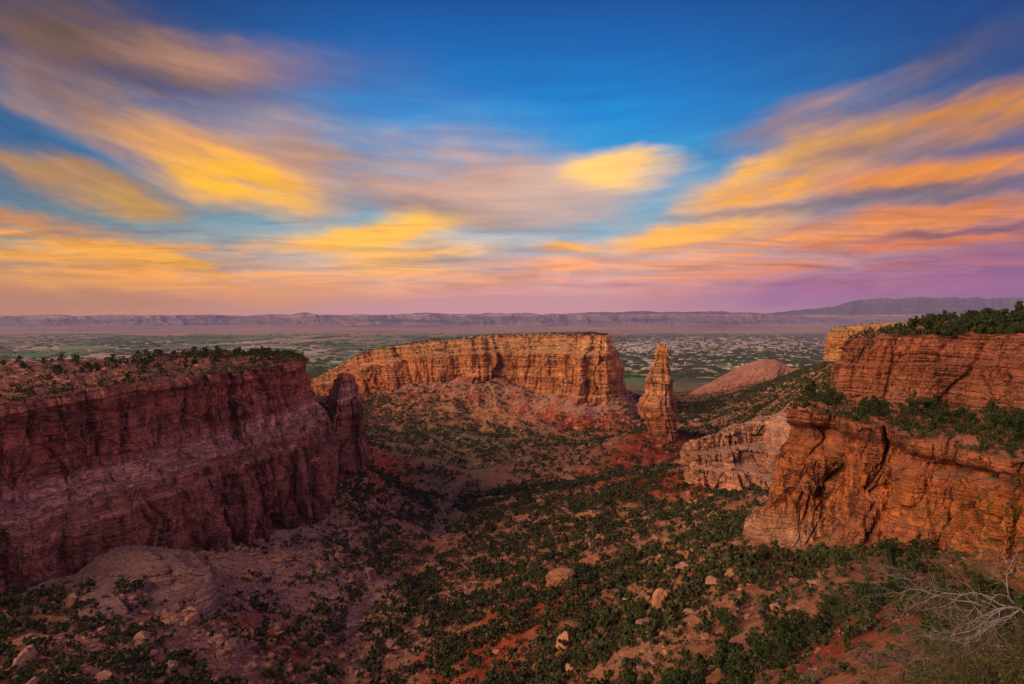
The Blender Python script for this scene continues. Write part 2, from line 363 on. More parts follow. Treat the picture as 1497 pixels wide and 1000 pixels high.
# ------------------------------------------------------------------ the canyon ground
CTRL = [W(*q) for q in [
    (-60, 930, 280), (0, 905, 295), (100, 1000, 232), (-80, 1060, 215), (200, 880, 325), (300, 1000, 262), (300, 920, 310), (400, 900, 355), (500, 1000, 296), (520, 900, 380), (600, 900, 392), (600, 1000, 290),
    (700, 1000, 250), (700, 900, 365), (800, 900, 305), (850, 1000, 192), (900, 900, 250), (1000, 1000, 142), (1000, 900, 200), (1150, 1000, 98), (1150, 900, 150), (1300, 1000, 60), (1300, 900, 92), (1150, 835, 210), (1270, 826, 165),
    (1080, 805, 246), (1180, 818, 214), (1280, 822, 180), (1400, 885, 130), (1490, 930, 95), (1000, 840, 285), (1050, 770, 400), (950, 800, 385), (1090, 770, 330), 
    (600, 800, 540), (500, 800, 500), (600, 720, 755), (520, 740, 640), (650, 650, 1040), (600, 606, 1340), (700, 604, 1310), (800, 610, 1230), (850, 632, 1160), (900, 628, 1130), (760, 640, 1090), (850, 600, 1195), (930, 606, 1215), (908, 577, 1265), (850, 580, 1232), (910, 577, 1330), (950, 598, 1330), (804, 572, 1308), (750, 566, 1386), (690, 558, 1436), (610, 562, 1500), (545, 578, 1560), (490, 584, 1650),
    (560, 640, 1080), (545, 665, 800), (515, 690, 690), (535, 620, 1220), (850, 780, 470), (950, 750, 490), (900, 700, 670), (800, 700, 775), (700, 780, 565), (700, 690, 850),
    (962, 636, 930), (930, 640, 945), (1000, 640, 945), (900, 650, 915), (1000, 676, 850), (955, 672, 830), (900, 690, 780), (1040, 706, 560), (1010, 695, 600), (1080, 722, 480), (1110, 720, 490), (1050, 650, 930), (1050, 630, 1060), (1100, 612, 1010), (1150, 585, 960), (1200, 545, 900), (1240, 524, 800), (1290, 500, 800), (1160, 640, 620), (1120, 650, 600), (1200, 600, 640),
    (1000, 580, 1900), (960, 600, 1500), (1000, 610, 1350), (930, 575, 1900), (1040, 572, 2080), (1100, 563, 1980), (1150, 548, 1850), (1190, 540, 1400), (1230, 528, 1200), (1300, 510, 1200), (950, 571, 2800), (1060, 570, 2800), (1150, 562, 2800), (1300, 540, 2500), (920, 574, 2500), (1000, 577, 2350),
    (600, 559, 3300), (300, 559, 3300), (0, 559, 3300), (900, 560, 3300), (-200, 559, 3300), (1200, 559, 3300), (1500, 555, 3300), (1700, 550, 3000), (-250, 555, 3000),
    (300, 620, 1000), (0, 640, 900), (-200, 640, 900), (300, 580, 1500), (0, 590, 1500), (-250, 590, 1500), (480, 660, 700),
    (440, 760, 552), (370, 778, 512), (300, 790, 460), (150, 825, 402), (0, 875, 352), (-100, 900, 330), (-250, 930, 280), (480, 716, 590), (410, 785, 500), (468, 736, 556), (500, 702, 604), (522, 688, 650), (446, 756, 536)]]
CTRL += [(0, 120, -100), (0, 60, -62), (-60, 60, -75), (-100, 130, -118), (-40, 25, -32), (0, 20, -22), (-200, 130, -125), (-60, 200, -140), (12, 20, -13.5), (9, 13, -9.2), (16, 18, -11.6), (24, 30, -18), (40, 40, -22), (30, 12, -7), (9, 8, -6), (0, 8, -9.5), (-8, 8, -12), (60, 60, -36),
         (130, 110, -60), (115, 135, -64), (200, 200, -70), (260, 300, -80), (330, 400, -70), (420, 500, -50), (150, 260, -85), (250, 420, -90), (200, 340, -95), (900, 900, -40), (600, 700, -40)]
CTRL = np.array(CTRL, float)
def _key(X, Y): return np.stack([X / Y, np.log(Y) * 0.7], -1)
def _tps():
    K = _key(CTRL[:, 0], CTRL[:, 1]); n = len(K)
    d = np.linalg.norm(K[:, None] - K[None], axis=-1)
    A = np.zeros((n + 3, n + 3)); A[:n, :n] = np.where(d > 0, d * d * np.log(d + 1e-12), 0) + np.eye(n) * 0.0015
    A[:n, n] = 1; A[:n, n + 1:] = K; A[n:, :n] = A[:n, n:].T
    return K, np.linalg.solve(A, np.concatenate([CTRL[:, 2] / CTRL[:, 1], [0, 0, 0]]))   # interpolates the slope to the eye
TK, TW = _tps()
def smooth_ground(X, Y):
    k = _key(X, Y).reshape(-1, 2); r = TW[-3] + k @ TW[-2:]
    for i in range(len(TK)):
        d2 = ((k - TK[i]) ** 2).sum(-1); r = r + TW[i] * 0.5 * d2 * np.log(d2 + 1e-20)
    return r.reshape(np.shape(X)) * Y

MESA_FOOT = [W(*q)[:2] for q in [(492, 584, 1650), (548, 578, 1560), (612, 568, 1500), (692, 564, 1436), (752, 570, 1386), (804, 575, 1305), (852, 583, 1226), (886, 583, 1218), (908, 580, 1262), (913, 575, 1380)]]
WASH = np.array([W(*q)[:2] for q in [(500, 1010, 290), (505, 960, 325), (520, 900, 384), (545, 850, 440), (600, 812, 485), (640, 780, 530), (640, 735, 640), (665, 700, 760), (690, 660, 930), (640, 630, 1100), (560, 605, 1250)]])
def poly_dist(X, Y, pts):
    best = np.full(np.shape(X), 1e9)
    for (x0, y0), (x1, y1) in zip(pts[:-1], pts[1:]):
        dx, dy = x1 - x0, y1 - y0
        s = np.clip(((X - x0) * dx + (Y - y0) * dy) / (dx * dx + dy * dy), 0, 1)
        best = np.minimum(best, np.hypot(X - x0 - s * dx, Y - y0 - s * dy))
    return best

GA0, GA1, GN = -1.16, 1.16, 860
GL0, GL1, GM = math.log(8.0), math.log(3300.0), 900
def build_ground():
    a = np.linspace(GA0, GA1, GN); l = np.linspace(GL0, GL1, GM)
    Y = np.exp(l)[:, None] * np.ones(GN)[None]; X = a[None] * Y
    z = smooth_ground(X, Y)
    amp = np.clip(Y / 300, 0.06, 1.0)
    far = sst(Y, 1100, 2600)
    tal = np.exp(-((Y - 1240) / 190) ** 2)
    z = z + tal * 11 * (0.4 - np.abs(pn(X / 48 + 0.5 * pn(Y / 90, 0.3, 0.7), Y / 300, 3.7)) * 1.5 + 0.4 * pn(X / 20, Y / 80, 1.7))
    z = z + amp * (1 - 0.0 * far) * (5.0 * fbm(X / 90, Y / 90, 0.3, 3) + 5.0 * np.abs(fbm(X / 38, Y / 38, 5.3, 3)) + 0.9 * fbm(X / 9, Y / 9, 2.2, 4))
    z = z + far * 10 * (fbm(X / 260, Y / 260, 7.7, 4) - np.abs(fbm(X / 190, Y / 190, 1.7, 3)))
    wx = X + 9 * fbm(X / 40, Y / 40, 3.3, 3); wy = Y + 9 * fbm(X / 40, Y / 40, 8.8, 3)
    dw = poly_dist(wx, wy, WASH)
    z = z - 3.5 * np.exp(-(dw / 12) ** 2)
    # soil kinds
    def blob(px, py, Yc, ra, rl): 
        x, y, _ = W(px, py, Yc); return np.exp(-(((X / Y - x / y) / ra) ** 2 + ((np.log(Y) - math.log(Yc)) / rl) ** 2))
    tfoot = np.exp(-(poly_dist(X, Y, np.array(MESA_FOOT)) / 75) ** 2)
    red = 0.27 + 0.9 * blob(985, 668, 880, 0.085, 0.16) + 0.55 * blob(1010, 730, 620, 0.10, 0.25) + 0.6 * blob(545, 665, 800, 0.09, 0.2) + 0.42 * blob(780, 880, 330, 0.16, 0.2) + 0.4 * blob(380, 940, 320, 0.1, 0.12) \
        + 0.45 * blob(700, 970, 265, 0.1, 0.12) + 0.62 * tfoot * sst(fbm(X / 60, Y / 60, 3.9, 2), -0.35, 0.25) + 0.3 * blob(600, 570, 1520, 0.12, 0.05) + 0.35 * blob(1250, 950, 90, 0.3, 0.4) + 0.25 * blob(900, 700, 680, 0.12, 0.2) + 0.25 * blob(880, 610, 1150, 0.08, 0.08)
    grass = 0.22 + 0.55 * blob(640, 630, 1050, 0.22, 0.24) + 0.35 * blob(650, 720, 690, 0.12, 0.2) + 0.30 * sst(Y, 1000, 1500) * (X > 150) + 0.3 * sst(Y, 1900, 2500) - 0.3 * blob(840, 592, 1240, 0.16, 0.06)
    rub = 0.15 + 0.8 * blob(430, 850, 440, 0.18, 0.25) + 0.4 * blob(300, 960, 290, 0.14, 0.15) + 0.45 * tfoot + 0.25 * blob(1020, 880, 220, 0.15, 0.2)
    wash = np.exp(-(dw / 3.2) ** 2) * sst(fbm(X / 40, Y / 40, 4.4, 2), -0.25, 0.3) * sst(Y, 900, 600) + 0.62 * np.exp(-((X + 150) / 60) ** 2 - ((Y - 1075) / 10) ** 2) + 0.5 * fbm(X / 30, Y / 24, 9.1, 3) - 0.05
    V = np.stack([X, Y, z], -1).reshape(-1, 3)
    attr = np.stack([red, grass, rub, wash], -1).reshape(-1, 4)
    o = link('canyon_ground', mesh_np('canyon_ground', V, grid_faces(GM, GN), SOIL, smoothed=True, attrs={'soil': attr}))
    tag(o, 'canyon floor and talus slopes of red and tan soil', 'ground', kind='structure')
    return z
GZ = build_ground()
def ground_z(X, Y):
    fa = np.clip((X / Y - GA0) / (GA1 - GA0) * (GN - 1), 0, GN - 1.001); fl = np.clip((np.log(Y) - GL0) / (GL1 - GL0) * (GM - 1), 0, GM - 1.001)
    i, j = fl.astype(int), fa.astype(int); u, v = fl - i, fa - j
    return (GZ[i, j] * (1 - u) * (1 - v) + GZ[i + 1, j] * u * (1 - v) + GZ[i, j + 1] * (1 - u) * v + GZ[i + 1, j + 1] * u * v)

# ------------------------------------------------------------------ cliffs
def resample(nodes, n, closed, soft):
    A = np.array(nodes, float)                       # (k, 9)
    if closed: A = np.concatenate([A, A[:1]])
    mid = (A[:, 0:2] + A[:, 3:5]) / 2
    d = np.concatenate([[0], np.cumsum(np.linalg.norm(np.diff(mid, axis=0), axis=1))])
    # sample density follows the picture: spacing proportional to distance from the viewpoint
    dist = np.maximum(np.hypot(mid[:, 0], mid[:, 1]), 40)
    ss = np.linspace(0, d[-1], 4000); wgt = np.interp(ss, d, 1 / dist); cw = np.concatenate([[0], np.cumsum((wgt[1:] + wgt[:-1]) / 2)])
    s = np.interp(np.linspace(0, cw[-1], n + (1 if closed else 0)), cw, ss)
    if closed: s = s[:-1]
    B = np.stack([np.interp(s, d, A[:, k]) for k in range(9)], 1)
    for _ in range(soft):                            # round the corners
        p = np.concatenate([B[-1:], B, B[:1]]) if closed else np.concatenate([B[:1], B, B[-1:]])
        B = (p[:-2] + 2 * p[1:-1] + p[2:]) / 4
    return B, s

def cliff(name, nodes, n, prof, rows, mat, ms=1.0, closed=False, soft=10, cols=1.0, strata=1.0, rough=1.0, side=1, top_rows=60, cap=1.0, top_rough=1.0, seed=0.0, bulges=(), smoothed=False, parent=None, dip=(0, 0), backpow=1.8, jag=1.0, vtilt=0.0, colpx=None):
    """nodes: foot xyz + rim xyz + back xyz along the wall; prof: (v, t) pairs from foot (0) to rim (1)"""
    B, s = resample(nodes, n, closed, soft)
    foot, rim, back = B[:, 0:3], B[:, 3:6], B[:, 6:9]
    m = (foot + rim)[:, :2] / 2
    tg = np.roll(m, -3, 0) - np.roll(m, 3, 0) if closed else np.gradient(m, axis=0)
    for _ in range(12):
        p = np.concatenate([tg[-1:], tg, tg[:1]]) if closed else np.concatenate([tg[:1], tg, tg[-1:]])
        tg = (p[:-2] + p[1:-1] + p[2:]) / 3
    tg /= np.linalg.norm(tg, axis=1)[:, None] + 1e-9
    nor = np.stack([tg[:, 1], -tg[:, 0]], 1) * side
    v = np.linspace(-0.10, 1, rows)[:, None]
    s_ref = s[np.argmin(np.abs(CX + F * m[:, 0] / m[:, 1] - 260) + (m[:, 1] < 50) * 1e6)]
    pv, pt = np.array(prof).T
    vw = np.clip(v + 0.035 * fbm(s[None] / (60 * ms), 0, seed, 3) - vtilt * np.clip(s[None] - s_ref, -260, 150) * (1 - sst(v, 0.66, 0.9)), -0.1, 1)
    if colpx: cols = cols * (colpx[2] + (1 - colpx[2]) * sst(CX + F * m[:, 0] / m[:, 1], colpx[0], colpx[1]))[None]
    t = np.interp(np.clip(vw, 0, 1), pv, pt); t = np.where(v > 0.97, t + (1 - t) * (v - 0.97) / 0.03, t)
    base = foot[None] * (1 - t[..., None]) + rim[None] * t[..., None]
    z = foot[None, :, 2] + v * (rim[None, :, 2] - foot[None, :, 2])
    x, y = base[..., 0], base[..., 1]
    S2 = np.broadcast_to(s[None], x.shape)
    zs = z + dip[0] * x + dip[1] * y + 2.0 * ms * fbm(x / (40 * ms), y / (40 * ms), seed, 2)
    d = 0.0
    # joint-bounded columns and blocks: piecewise offsets at several scales
    face = sst(v, -0.1, 0.05)
    for wd, hh, am in ((46, 130, 6.5), (21, 60, 4.2), (9, 24, 2.0), (3.9, 8, 0.85)):
        wd, hh = wd * ms, hh * ms
        lay = np.floor(zs / hh + 0.9 * pn(S2 / (wd * 1.5), 0.5, seed + wd))
        u = S2 / wd + 0.75 * pn(S2 / (wd * 1.7), zs / (hh * 0.9), seed) + 0.37 * (lay % 3)
        c = np.floor(u); fr = u - c
        o = hsh(c + 31, lay + 7, int(seed) % 97) - 0.5; tl = hsh(c + 3, lay + 57, int(seed) % 91) - 0.5
        crack = np.exp(-(np.minimum(fr, 1 - fr) / 0.06) ** 2)
        d = d + cols * am * ms * (o * 1.3 + tl * (fr - 0.5) * 1.2 - 0.6 * crack)
    d = d + cols * ms * 7.0 * (0.45 - np.abs(pn(S2 / (62 * ms), z / (260 * ms), seed + 1.5)) * 2.2)
    zc = pn(S2 / (17 * ms) + 0.4 * pn(S2 / (30 * ms), z / (30 * ms), seed + 8), z / (150 * ms), seed + 4)
    d = d - cols * ms * 3.2 * np.exp(-(zc / 0.05) ** 2) * sst(pn(S2 / (80 * ms), z / (70 * ms), seed + 12), -0.3, 0.2)
    smod = 0.35 + 1.1 * np.clip(0.5 + fbm(S2 / (70 * ms), z / (30 * ms), seed + 3, 2), 0, 1)
    for hh, am in ((15, 1.7), (6, 0.9), (2.5, 0.45)):
        hh = hh * ms
        q = zs / hh + 0.45 * pn(S2 / (34 * ms), 2.2, seed + hh)
        k = np.floor(q); fr = q - k
        d = d + strata * smod * am * ms * ((hsh(k + 11, np.full_like(k, 3), int(seed * 3) % 89) - 0.5) * 1.5 - 0.5 * np.exp(-(np.minimum(fr, 1 - fr) / 0.10) ** 2) + 0.35 * (0.5 - fr))
    d = d + rough * ms * (3.6 * fbm(x / (34 * ms), y / (34 * ms), z / (46 * ms) + seed, 3) + 1.0 * fbm(x / (6 * ms), y / (6 * ms), z / (7 * ms) + seed, 3) + 0.42 * fbm(x / (1.8 * ms), y / (1.8 * ms), z / (1.8 * ms), 2))
    wpx = CX + F * m[:, 0] / m[:, 1]; facing = (nor * m).sum(1) < 0
    for (bp, bv, ws, wv, am) in bulges:              # place along the wall, height on it, widths, metres outwards
        bs = s[np.argmin(np.where(facing, np.abs(wpx - bp), 1e9))]
        d = d + am * np.exp(-((S2 - bs) / ws) ** 2 - ((v - bv) / wv) ** 2)
    P = np.stack([x + nor[None, :, 0] * d, y + nor[None, :, 1] * d, z + 0 * x], -1)
    P[..., 2] += 0.5 * ms * jag * fbm(S2 / (5 * ms), 1.5, seed, 3) * sst(v, 0.9, 1.0)
    # the cap: from the rim back across the top
    q = np.linspace(0, 1, top_rows + 1)[1:, None] ** backpow
    edge = P[-1]
    T = edge[None] * (1 - q[..., None]) + back[None] * q[..., None]
    tx, ty = T[..., 0], T[..., 1]
    hump = np.minimum(1, q * 12)
    tn = 1.1 * fbm(tx / (22 * ms), ty / (22 * ms), seed + 2, 4); 
    T[..., 2] += cap * ms * hump * (1.5 * tn + 1.1 * np.floor(2.2 * fbm(tx / (35 * ms), ty / (35 * ms), seed + 6, 3)) * 0.8 + 0.35 * fbm(tx / (3 * ms), ty / (3 * ms), 1.0, 3)) * top_rough
    V = np.concatenate([P, T], 0); R = V.shape[0]
    fc = grid_faces(R, n, closed, flip=(side > 0))
    V2 = V.reshape(-1, 3)
    if parent is None:
        b = (float(foot[:, 0].mean()), float(foot[:, 1].mean()), float(foot[:, 2].min()))
        o = based(name, V2, fc, mat, b, smoothed=smoothed)
    else:
        o = link(name, mesh_np(name, V2 - np.array(parent.location), fc, mat, smoothed=smoothed), parent)
    return o, V, rows, B, s

def nd(f, r, b): return (*f, *r, *b)

# --- left mesa with its dark wall
def left_node(x, y, rz, fz, bk, off=32, nx=.845, ny=-.53): return nd((x + nx * off, y + ny * off, fz), (x, y, rz), bk)
LN = [left_node(-560, -260, -58, -150, (-860, -160, -52)), left_node(-500, 0, -57, -150, (-830, 120, -52)), left_node(-420, 180, -56, -150, (-760, 330, -50)), left_node(-321, 338, -54, -160, (-740, 560, -46)), left_node(-305, 363, -50.5, -161, (-720, 640, -46)), left_node(-275, 410, -45, -160, (-640, 680, -46)),  # the run beside and behind the viewpoint is unseen, added for its shade
      left_node(-237, 471, -42.8, -165, (-560, 690, -46)), left_node(-205, 523, -40.5, -182, (-470, 690, -45), 34), left_node(-189, 547, -36.5, -178, (-420, 690, -44), 31),
      nd((-174, 590, -162), (-190, 572, -34), (-380, 690, -44)), nd((-186, 640, -160), (-212, 628, -35), (-370, 690, -44)), nd((-212, 690, -165), (-245, 672, -37), (-370, 695, -44)), nd((-235, 760, -170), (-280, 730, -39), (-380, 695, -44)), nd((-420, 860, -185), (-430, 820, -42), (-450, 710, -45))]
def folded(nodes, i0, i1, steps, rng, df, dr):
    """break a stretch of wall into flat faces meeting at buttresses and re-entrants"""
    A = np.array(nodes[i0:i1 + 1], float); q = np.linspace(0, len(A) - 1, steps + 1)
    q[1:-1] += rng.uniform(-.3, .3, steps - 1) * (q[1] - q[0])
    B = np.stack([np.interp(q, np.arange(len(A)), A[:, k]) for k in range(9)], 1)
    d = B[-1, 0:2] - B[0, 0:2]; n = np.array([d[1], -d[0]]) / np.linalg.norm(d)
    for k in range(1, steps):
        o = (1 if k % 2 else -1) * rng.uniform(.25, 1); B[k, 0:2] += n * o * df; B[k, 3:5] += n * o * dr * rng.uniform(.5, 1)
    return nodes[:i0] + [tuple(b) for b in B] + nodes[i1 + 1:]
LN = folded(LN, 4, 7, 15, np.random.default_rng(4), 6.5, 3.5)
LN = folded(LN, 2, 5, 7, np.random.default_rng(9), 4.0, 2.5)
LEFT_PROF = [(0, 0), (0.26, 0.09), (0.38, 0.15), (0.395, 0.24), (0.45, 0.26), (0.465, 0.36), (0.49, 0.42), (0.56, 0.72), (0.60, 0.84), (0.66, 0.89), (0.88, 0.945), (0.93, 0.975), (0.945, 0.90), (1, 1)]
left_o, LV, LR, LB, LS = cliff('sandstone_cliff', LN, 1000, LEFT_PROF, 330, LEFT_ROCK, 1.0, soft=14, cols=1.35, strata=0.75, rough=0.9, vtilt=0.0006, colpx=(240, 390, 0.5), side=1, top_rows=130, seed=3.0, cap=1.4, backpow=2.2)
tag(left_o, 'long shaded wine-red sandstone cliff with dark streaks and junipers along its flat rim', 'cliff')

# --- pinnacle off its end
def blob_tower(name, prof_px, Y, depth, mat, n, rows, ms, seed, cols=0.5, strata=1.0, rough=0.5, squash=2.6, turn=0.0, fine=1.0):
    """prof_px: (py, left px, right px) from the foot up, at distance Y"""
    pr = np.array(prof_px, float); v = np.linspace(0, 1, rows)
    py = np.interp(v, np.linspace(0, 1, len(pr)) if False else (pr[0, 0] - pr[:, 0]) / (pr[0, 0] - pr[-1, 0]), pr[:, 0])
    l = np.interp(-py, -pr[:, 0], pr[:, 1]); r = np.interp(-py, -pr[:, 0], pr[:, 2])
    cx = (l + r) / 2; rx = (r - l) / 2
    X0, _, Z = W(cx, py, Y); RX = rx / F * Y
    th = np.linspace(0, 2 * math.pi, n, endpoint=False)[None]
    ct, st = np.cos(th), np.sin(th)
    sg = lambda q, p: np.sign(q) * np.abs(q) ** p
    p = 2 / squash
    bx, by = sg(ct, p), sg(st, p)
    c0, s0 = math.cos(rad(turn)), math.sin(rad(turn)); bx, by = bx * c0 - by * s0, bx * s0 + by * c0
    k = np.abs(bx).max(); bx, by = bx / k, by / k
    x = X0[:, None] + RX[:, None] * bx; y = Y + (RX * depth)[:, None] * by; z = np.broadcast_to(Z[:, None], x.shape)
    nxy = np.stack([ct * c0 - st * s0 + 0 * x, (ct * s0 + st * c0) / depth + 0 * x], -1); nxy /= np.linalg.norm(nxy, axis=-1)[..., None]
    S2 = np.broadcast_to(th * RX.mean(), x.shape); d = 0.0
    for wd, hh, am in ((22, 46, 4.0), (10, 19, 2.2), (4.5, 8, 0.9)):
        wd, hh = wd * ms, hh * ms
        k = max(2, round(2 * math.pi * RX.mean() / wd)); lay = np.floor(z / hh + 0.6 * pn(bx * 2, by * 2, seed + wd))
        u = th / (2 * math.pi) * k + 0.3 * pn(bx * 2, by * 2, z / hh + seed); c = np.floor(u); fr = u - c
        d = d + cols * am * ms * ((hsh((c % k) + 5, lay, int(seed)) - 0.5) * 1.3 - 0.6 * np.exp(-(np.minimum(fr, 1 - fr) / 0.08) ** 2))
    for hh, am in ((14, 1.8), (5.5, 1.0), (2.2, 0.35)):
        hh *= ms; q = z / hh + 0.3 * pn(bx, by, seed + hh); k = np.floor(q); fr = q - k
        d = d + strata * am * ms * ((hsh(k, k * 0 + 3, int(seed) + 9) - 0.5) * 1.4 - 0.5 * np.exp(-(np.minimum(fr, 1 - fr) / 0.12) ** 2))
    d = d + rough * ms * (3 * fbm(x / (20 * ms), y / (20 * ms), z / (26 * ms) + seed, 3) + fine * 0.7 * fbm(x / (4 * ms), y / (4 * ms), z / (5 * ms) + seed, 3))
    d = (d - d.mean()) * np.minimum(1, RX[:, None] / (7 * ms))
    V = np.stack([x + nxy[..., 0] * d, y + nxy[..., 1] * d, z], -1)
    top = V[-1].mean(0); caps = []
    for q in (0.75, 0.45, 0.02):
        c = V[-1] * q + top * (1 - q); c = c.copy(); c[:, 2] = V[-1][:, 2] + (1 - q) * 0.8 * ms + 0.3 * ms * fbm(c[:, 0] / ms, c[:, 1] / ms, seed, 2); caps.append(c)
    V = np.concatenate([V, np.array(caps)], 0)
    b = (float(X0[0]), float(Y), float(Z[0]))
    return based(name, V.reshape(-1, 3), grid_faces(V.shape[0], n, True), mat, b)

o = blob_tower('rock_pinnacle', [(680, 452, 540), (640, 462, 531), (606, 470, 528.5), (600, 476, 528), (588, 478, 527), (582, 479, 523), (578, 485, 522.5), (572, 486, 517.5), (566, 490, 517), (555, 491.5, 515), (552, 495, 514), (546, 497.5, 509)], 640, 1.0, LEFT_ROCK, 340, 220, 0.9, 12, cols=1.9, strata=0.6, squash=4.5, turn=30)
tag(o, 'dark fluted rock pinnacle standing off the end of the shaded left cliff', 'rock pinnacle')
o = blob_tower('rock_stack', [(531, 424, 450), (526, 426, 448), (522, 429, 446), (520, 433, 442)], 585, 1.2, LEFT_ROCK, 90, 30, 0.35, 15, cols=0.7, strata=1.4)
tag(o, 'small layered orange rock knob on the tip of the left cliff rim', 'rock')

# --- the spire
SP = [(648, 944, 994), (630, 946, 992), (614, 941, 990), (602, 934, 989), (592, 933, 987), (583, 935, 986), (574, 942, 984), (560, 945, 982), (546, 948, 979), (534, 952, 977), (527, 955, 976), (521, 958, 974), (514, 961, 972.5), (509, 962.5, 972), (505, 961.5, 973.5), (503, 963, 972.5)]
o = blob_tower('rock_spire', SP, 940, 1.25, SPIRE_ROCK, 340, 380, 1.0, 21, cols=1.25, strata=1.3, rough=0.45, squash=5.0, turn=-24)
tag(o, 'tall free-standing tawny sandstone spire on a red talus cone in mid canyon', 'rock spire')

# --- central mesa
def mn(r, f, b): return nd(W(*f), W(*r), W(*b))
MN = [mn((452, 557, 1800), (450, 584, 1770), (560, 514, 1860)), mn((480, 545, 1700), (492, 584, 1650), (570, 511, 1850)), mn((532, 514, 1620), (548, 578, 1560), (590, 504, 1820)), mn((600, 502, 1560), (612, 568, 1500), (640, 497, 1780)),
      mn((690, 497, 1500), (692, 564, 1436), (700, 491, 1720)), mn((712, 495, 1520), (716, 564, 1436), (720, 489.5, 1700)), mn((738, 493, 1480), (752, 570, 1386), (740, 488.5, 1690)), mn((820, 491.5, 1405), (804, 574, 1305), (800, 487.5, 1640)), mn((868, 490.5, 1320), (852, 582, 1226), (850, 487, 1560)),
      mn((887, 491, 1285), (886, 582, 1218), (862, 487, 1540)), mn((891, 492, 1330), (908, 579, 1262), (864, 487, 1550)), mn((889, 490, 1450), (913, 574, 1380), (864, 487, 1570)), mn((880, 489, 1600), (908, 568, 1600), (850, 487, 1620)), mn((820, 488, 1750), (870, 560, 1900), (800, 487.5, 1680)), mn((640, 496, 1950), (640, 545, 2080), (640, 497, 1820)), mn((520, 522, 2050), (500, 555, 2150), (570, 511, 1880))]
MN = folded(MN, 1, 9, 29, np.random.default_rng(14), 17.0, 10.0)
MESA_PROF = [(0, 0), (0.05, 0.06), (0.36, 0.18), (0.66, 0.31), (0.70, 0.36), (0.76, 0.70), (0.84, 0.75), (0.87, 0.89), (0.93, 0.92), (0.95, 0.985), (1, 1)]
mesa_o, MV, MR, MB, MS = cliff('sandstone_mesa', MN, 1300, MESA_PROF, 240, MESA_ROCK, 1.5, closed=True, soft=3, cols=0.9, strata=0.9, rough=1.0, side=1, top_rows=40, seed=9.0, cap=0.55, backpow=1.3, dip=(-0.03, 0), bulges=[(722, 0.5, 32, 0.7, -24), (700, 0.22, 45, 0.14, 14), (806, 0.40, 26, 0.36, 14), (640, 0.5, 30, 0.5, 10)])
tag(mesa_o, 'broad sunlit orange sandstone mesa with scrub on its flat top behind the canyon floor', 'mesa')

# --- right cliff: a lower and an upper tier
rc = empty('sandstone_cliff', (120, 230, -90)); tag(rc, 'near rust-orange cliff of two tiers on the right with an overhang and a shrubby ledge', 'cliff')
RL = [nd((205, 380, -100), (225, 345, -37), (290, 345, -34)), nd((150, 330, -98), (165, 300, -37), (240, 320, -35)), nd((112, 292, -95), (131, 282, -36.5), (190, 305, -36)), nd((90, 256, -95), (119, 262, -35.5), (172, 292, -36)), nd((94, 238, -90), (117, 250, -35.5), (168, 283, -36)), nd((99, 226, -88), (115.5, 238, -36), (170, 278, -36)), nd((111, 225, -86), (123, 232, -36), (172, 275, -36)),
      nd((113, 217, -84), (125, 223, -36), (172, 272, -36)), nd((109, 207, -82), (121, 214, -36), (176, 266, -36)), nd((121, 203, -80), (130, 208, -36.5), (180, 262, -36)), nd((121, 194, -77), (131, 199, -36.5), (184, 258, -35)), nd((115, 182, -74), (124, 188, -36.5), (188, 252, -35)),
      nd((125, 175, -72), (132, 179, -37), (190, 248, -34)), nd((124, 165, -69), (132, 169, -37), (192, 245, -33)), nd((117, 152, -66), (125, 157, -36), (195, 238, -32)), nd((124, 140, -64), (131, 144, -36), (198, 232, -31)), nd((116, 104, -60), (128, 105, -32), (215, 200, -28)), nd((120, 70, -50), (140, 70, -26), (240, 160, -20))]
RL_PROF = [(0, 0), (0.08, 0.26), (0.22, 0.50), (0.5, 0.78), (0.80, 1.04), (0.86, 1.14), (0.885, 1.04), (0.92, 0.98), (0.94, 1.02), (0.95, 0.97), (1, 1)]
_, RLV, RLR, RLB, RLS = cliff('lower_tier', RL, 900, RL_PROF, 380, RIGHT_ROCK, 0.5, soft=5, cols=1.5, strata=0.5, rough=1.15, side=1, top_rows=70, seed=31.0, cap=2.0, parent=rc, backpow=1.4, jag=1.5,
                 bulges=[(1172, 0.79, 8, 0.10, -12), (1150, 0.75, 4, 0.25, 3), (1240, 0.34, 3.5, 0.16, -4), (1320, 0.80, 9, 0.06, -5), (1400, 0.80, 14, 0.05, -6)])
RU = [nd((310, 420, -40), (320, 400, -4), (420, 430, 1)), nd((205, 345, -38), (215, 335, -6), (320, 390, 0)), nd((158, 300, -37), (170, 300, -8), (260, 350, -1)), nd((144, 271, -38), (154, 277, -9.0), (240, 330, 0)), nd((157, 254, -38.5), (170, 263, -7.5), (240, 310, 1)),
      nd((170, 236, -36), (187, 250, -6.2), (260, 300, 2)), nd((178, 214, -31), (198, 235, -5), (280, 290, 2)), nd((186, 190, -28), (205, 205, -3), (300, 270, 3)), nd((196, 150, -22), (215, 160, 0), (320, 220, 4))]
RU_PROF = [(0, 0), (0.2, 0.18), (0.40, 0.30), (0.62, 0.42), (0.66, 0.58), (0.80, 0.70), (0.90, 0.78), (0.91, 0.95), (1, 1)]
_, RUV, RUR, RUB, RUS = cliff('upper_tier', RU, 800, RU_PROF, 240, RIGHT_ROCK, 0.5, soft=8, cols=1.1, strata=1.7, rough=1.1, side=1, top_rows=80, seed=44.0, cap=1.6, parent=rc, backpow=1.6)

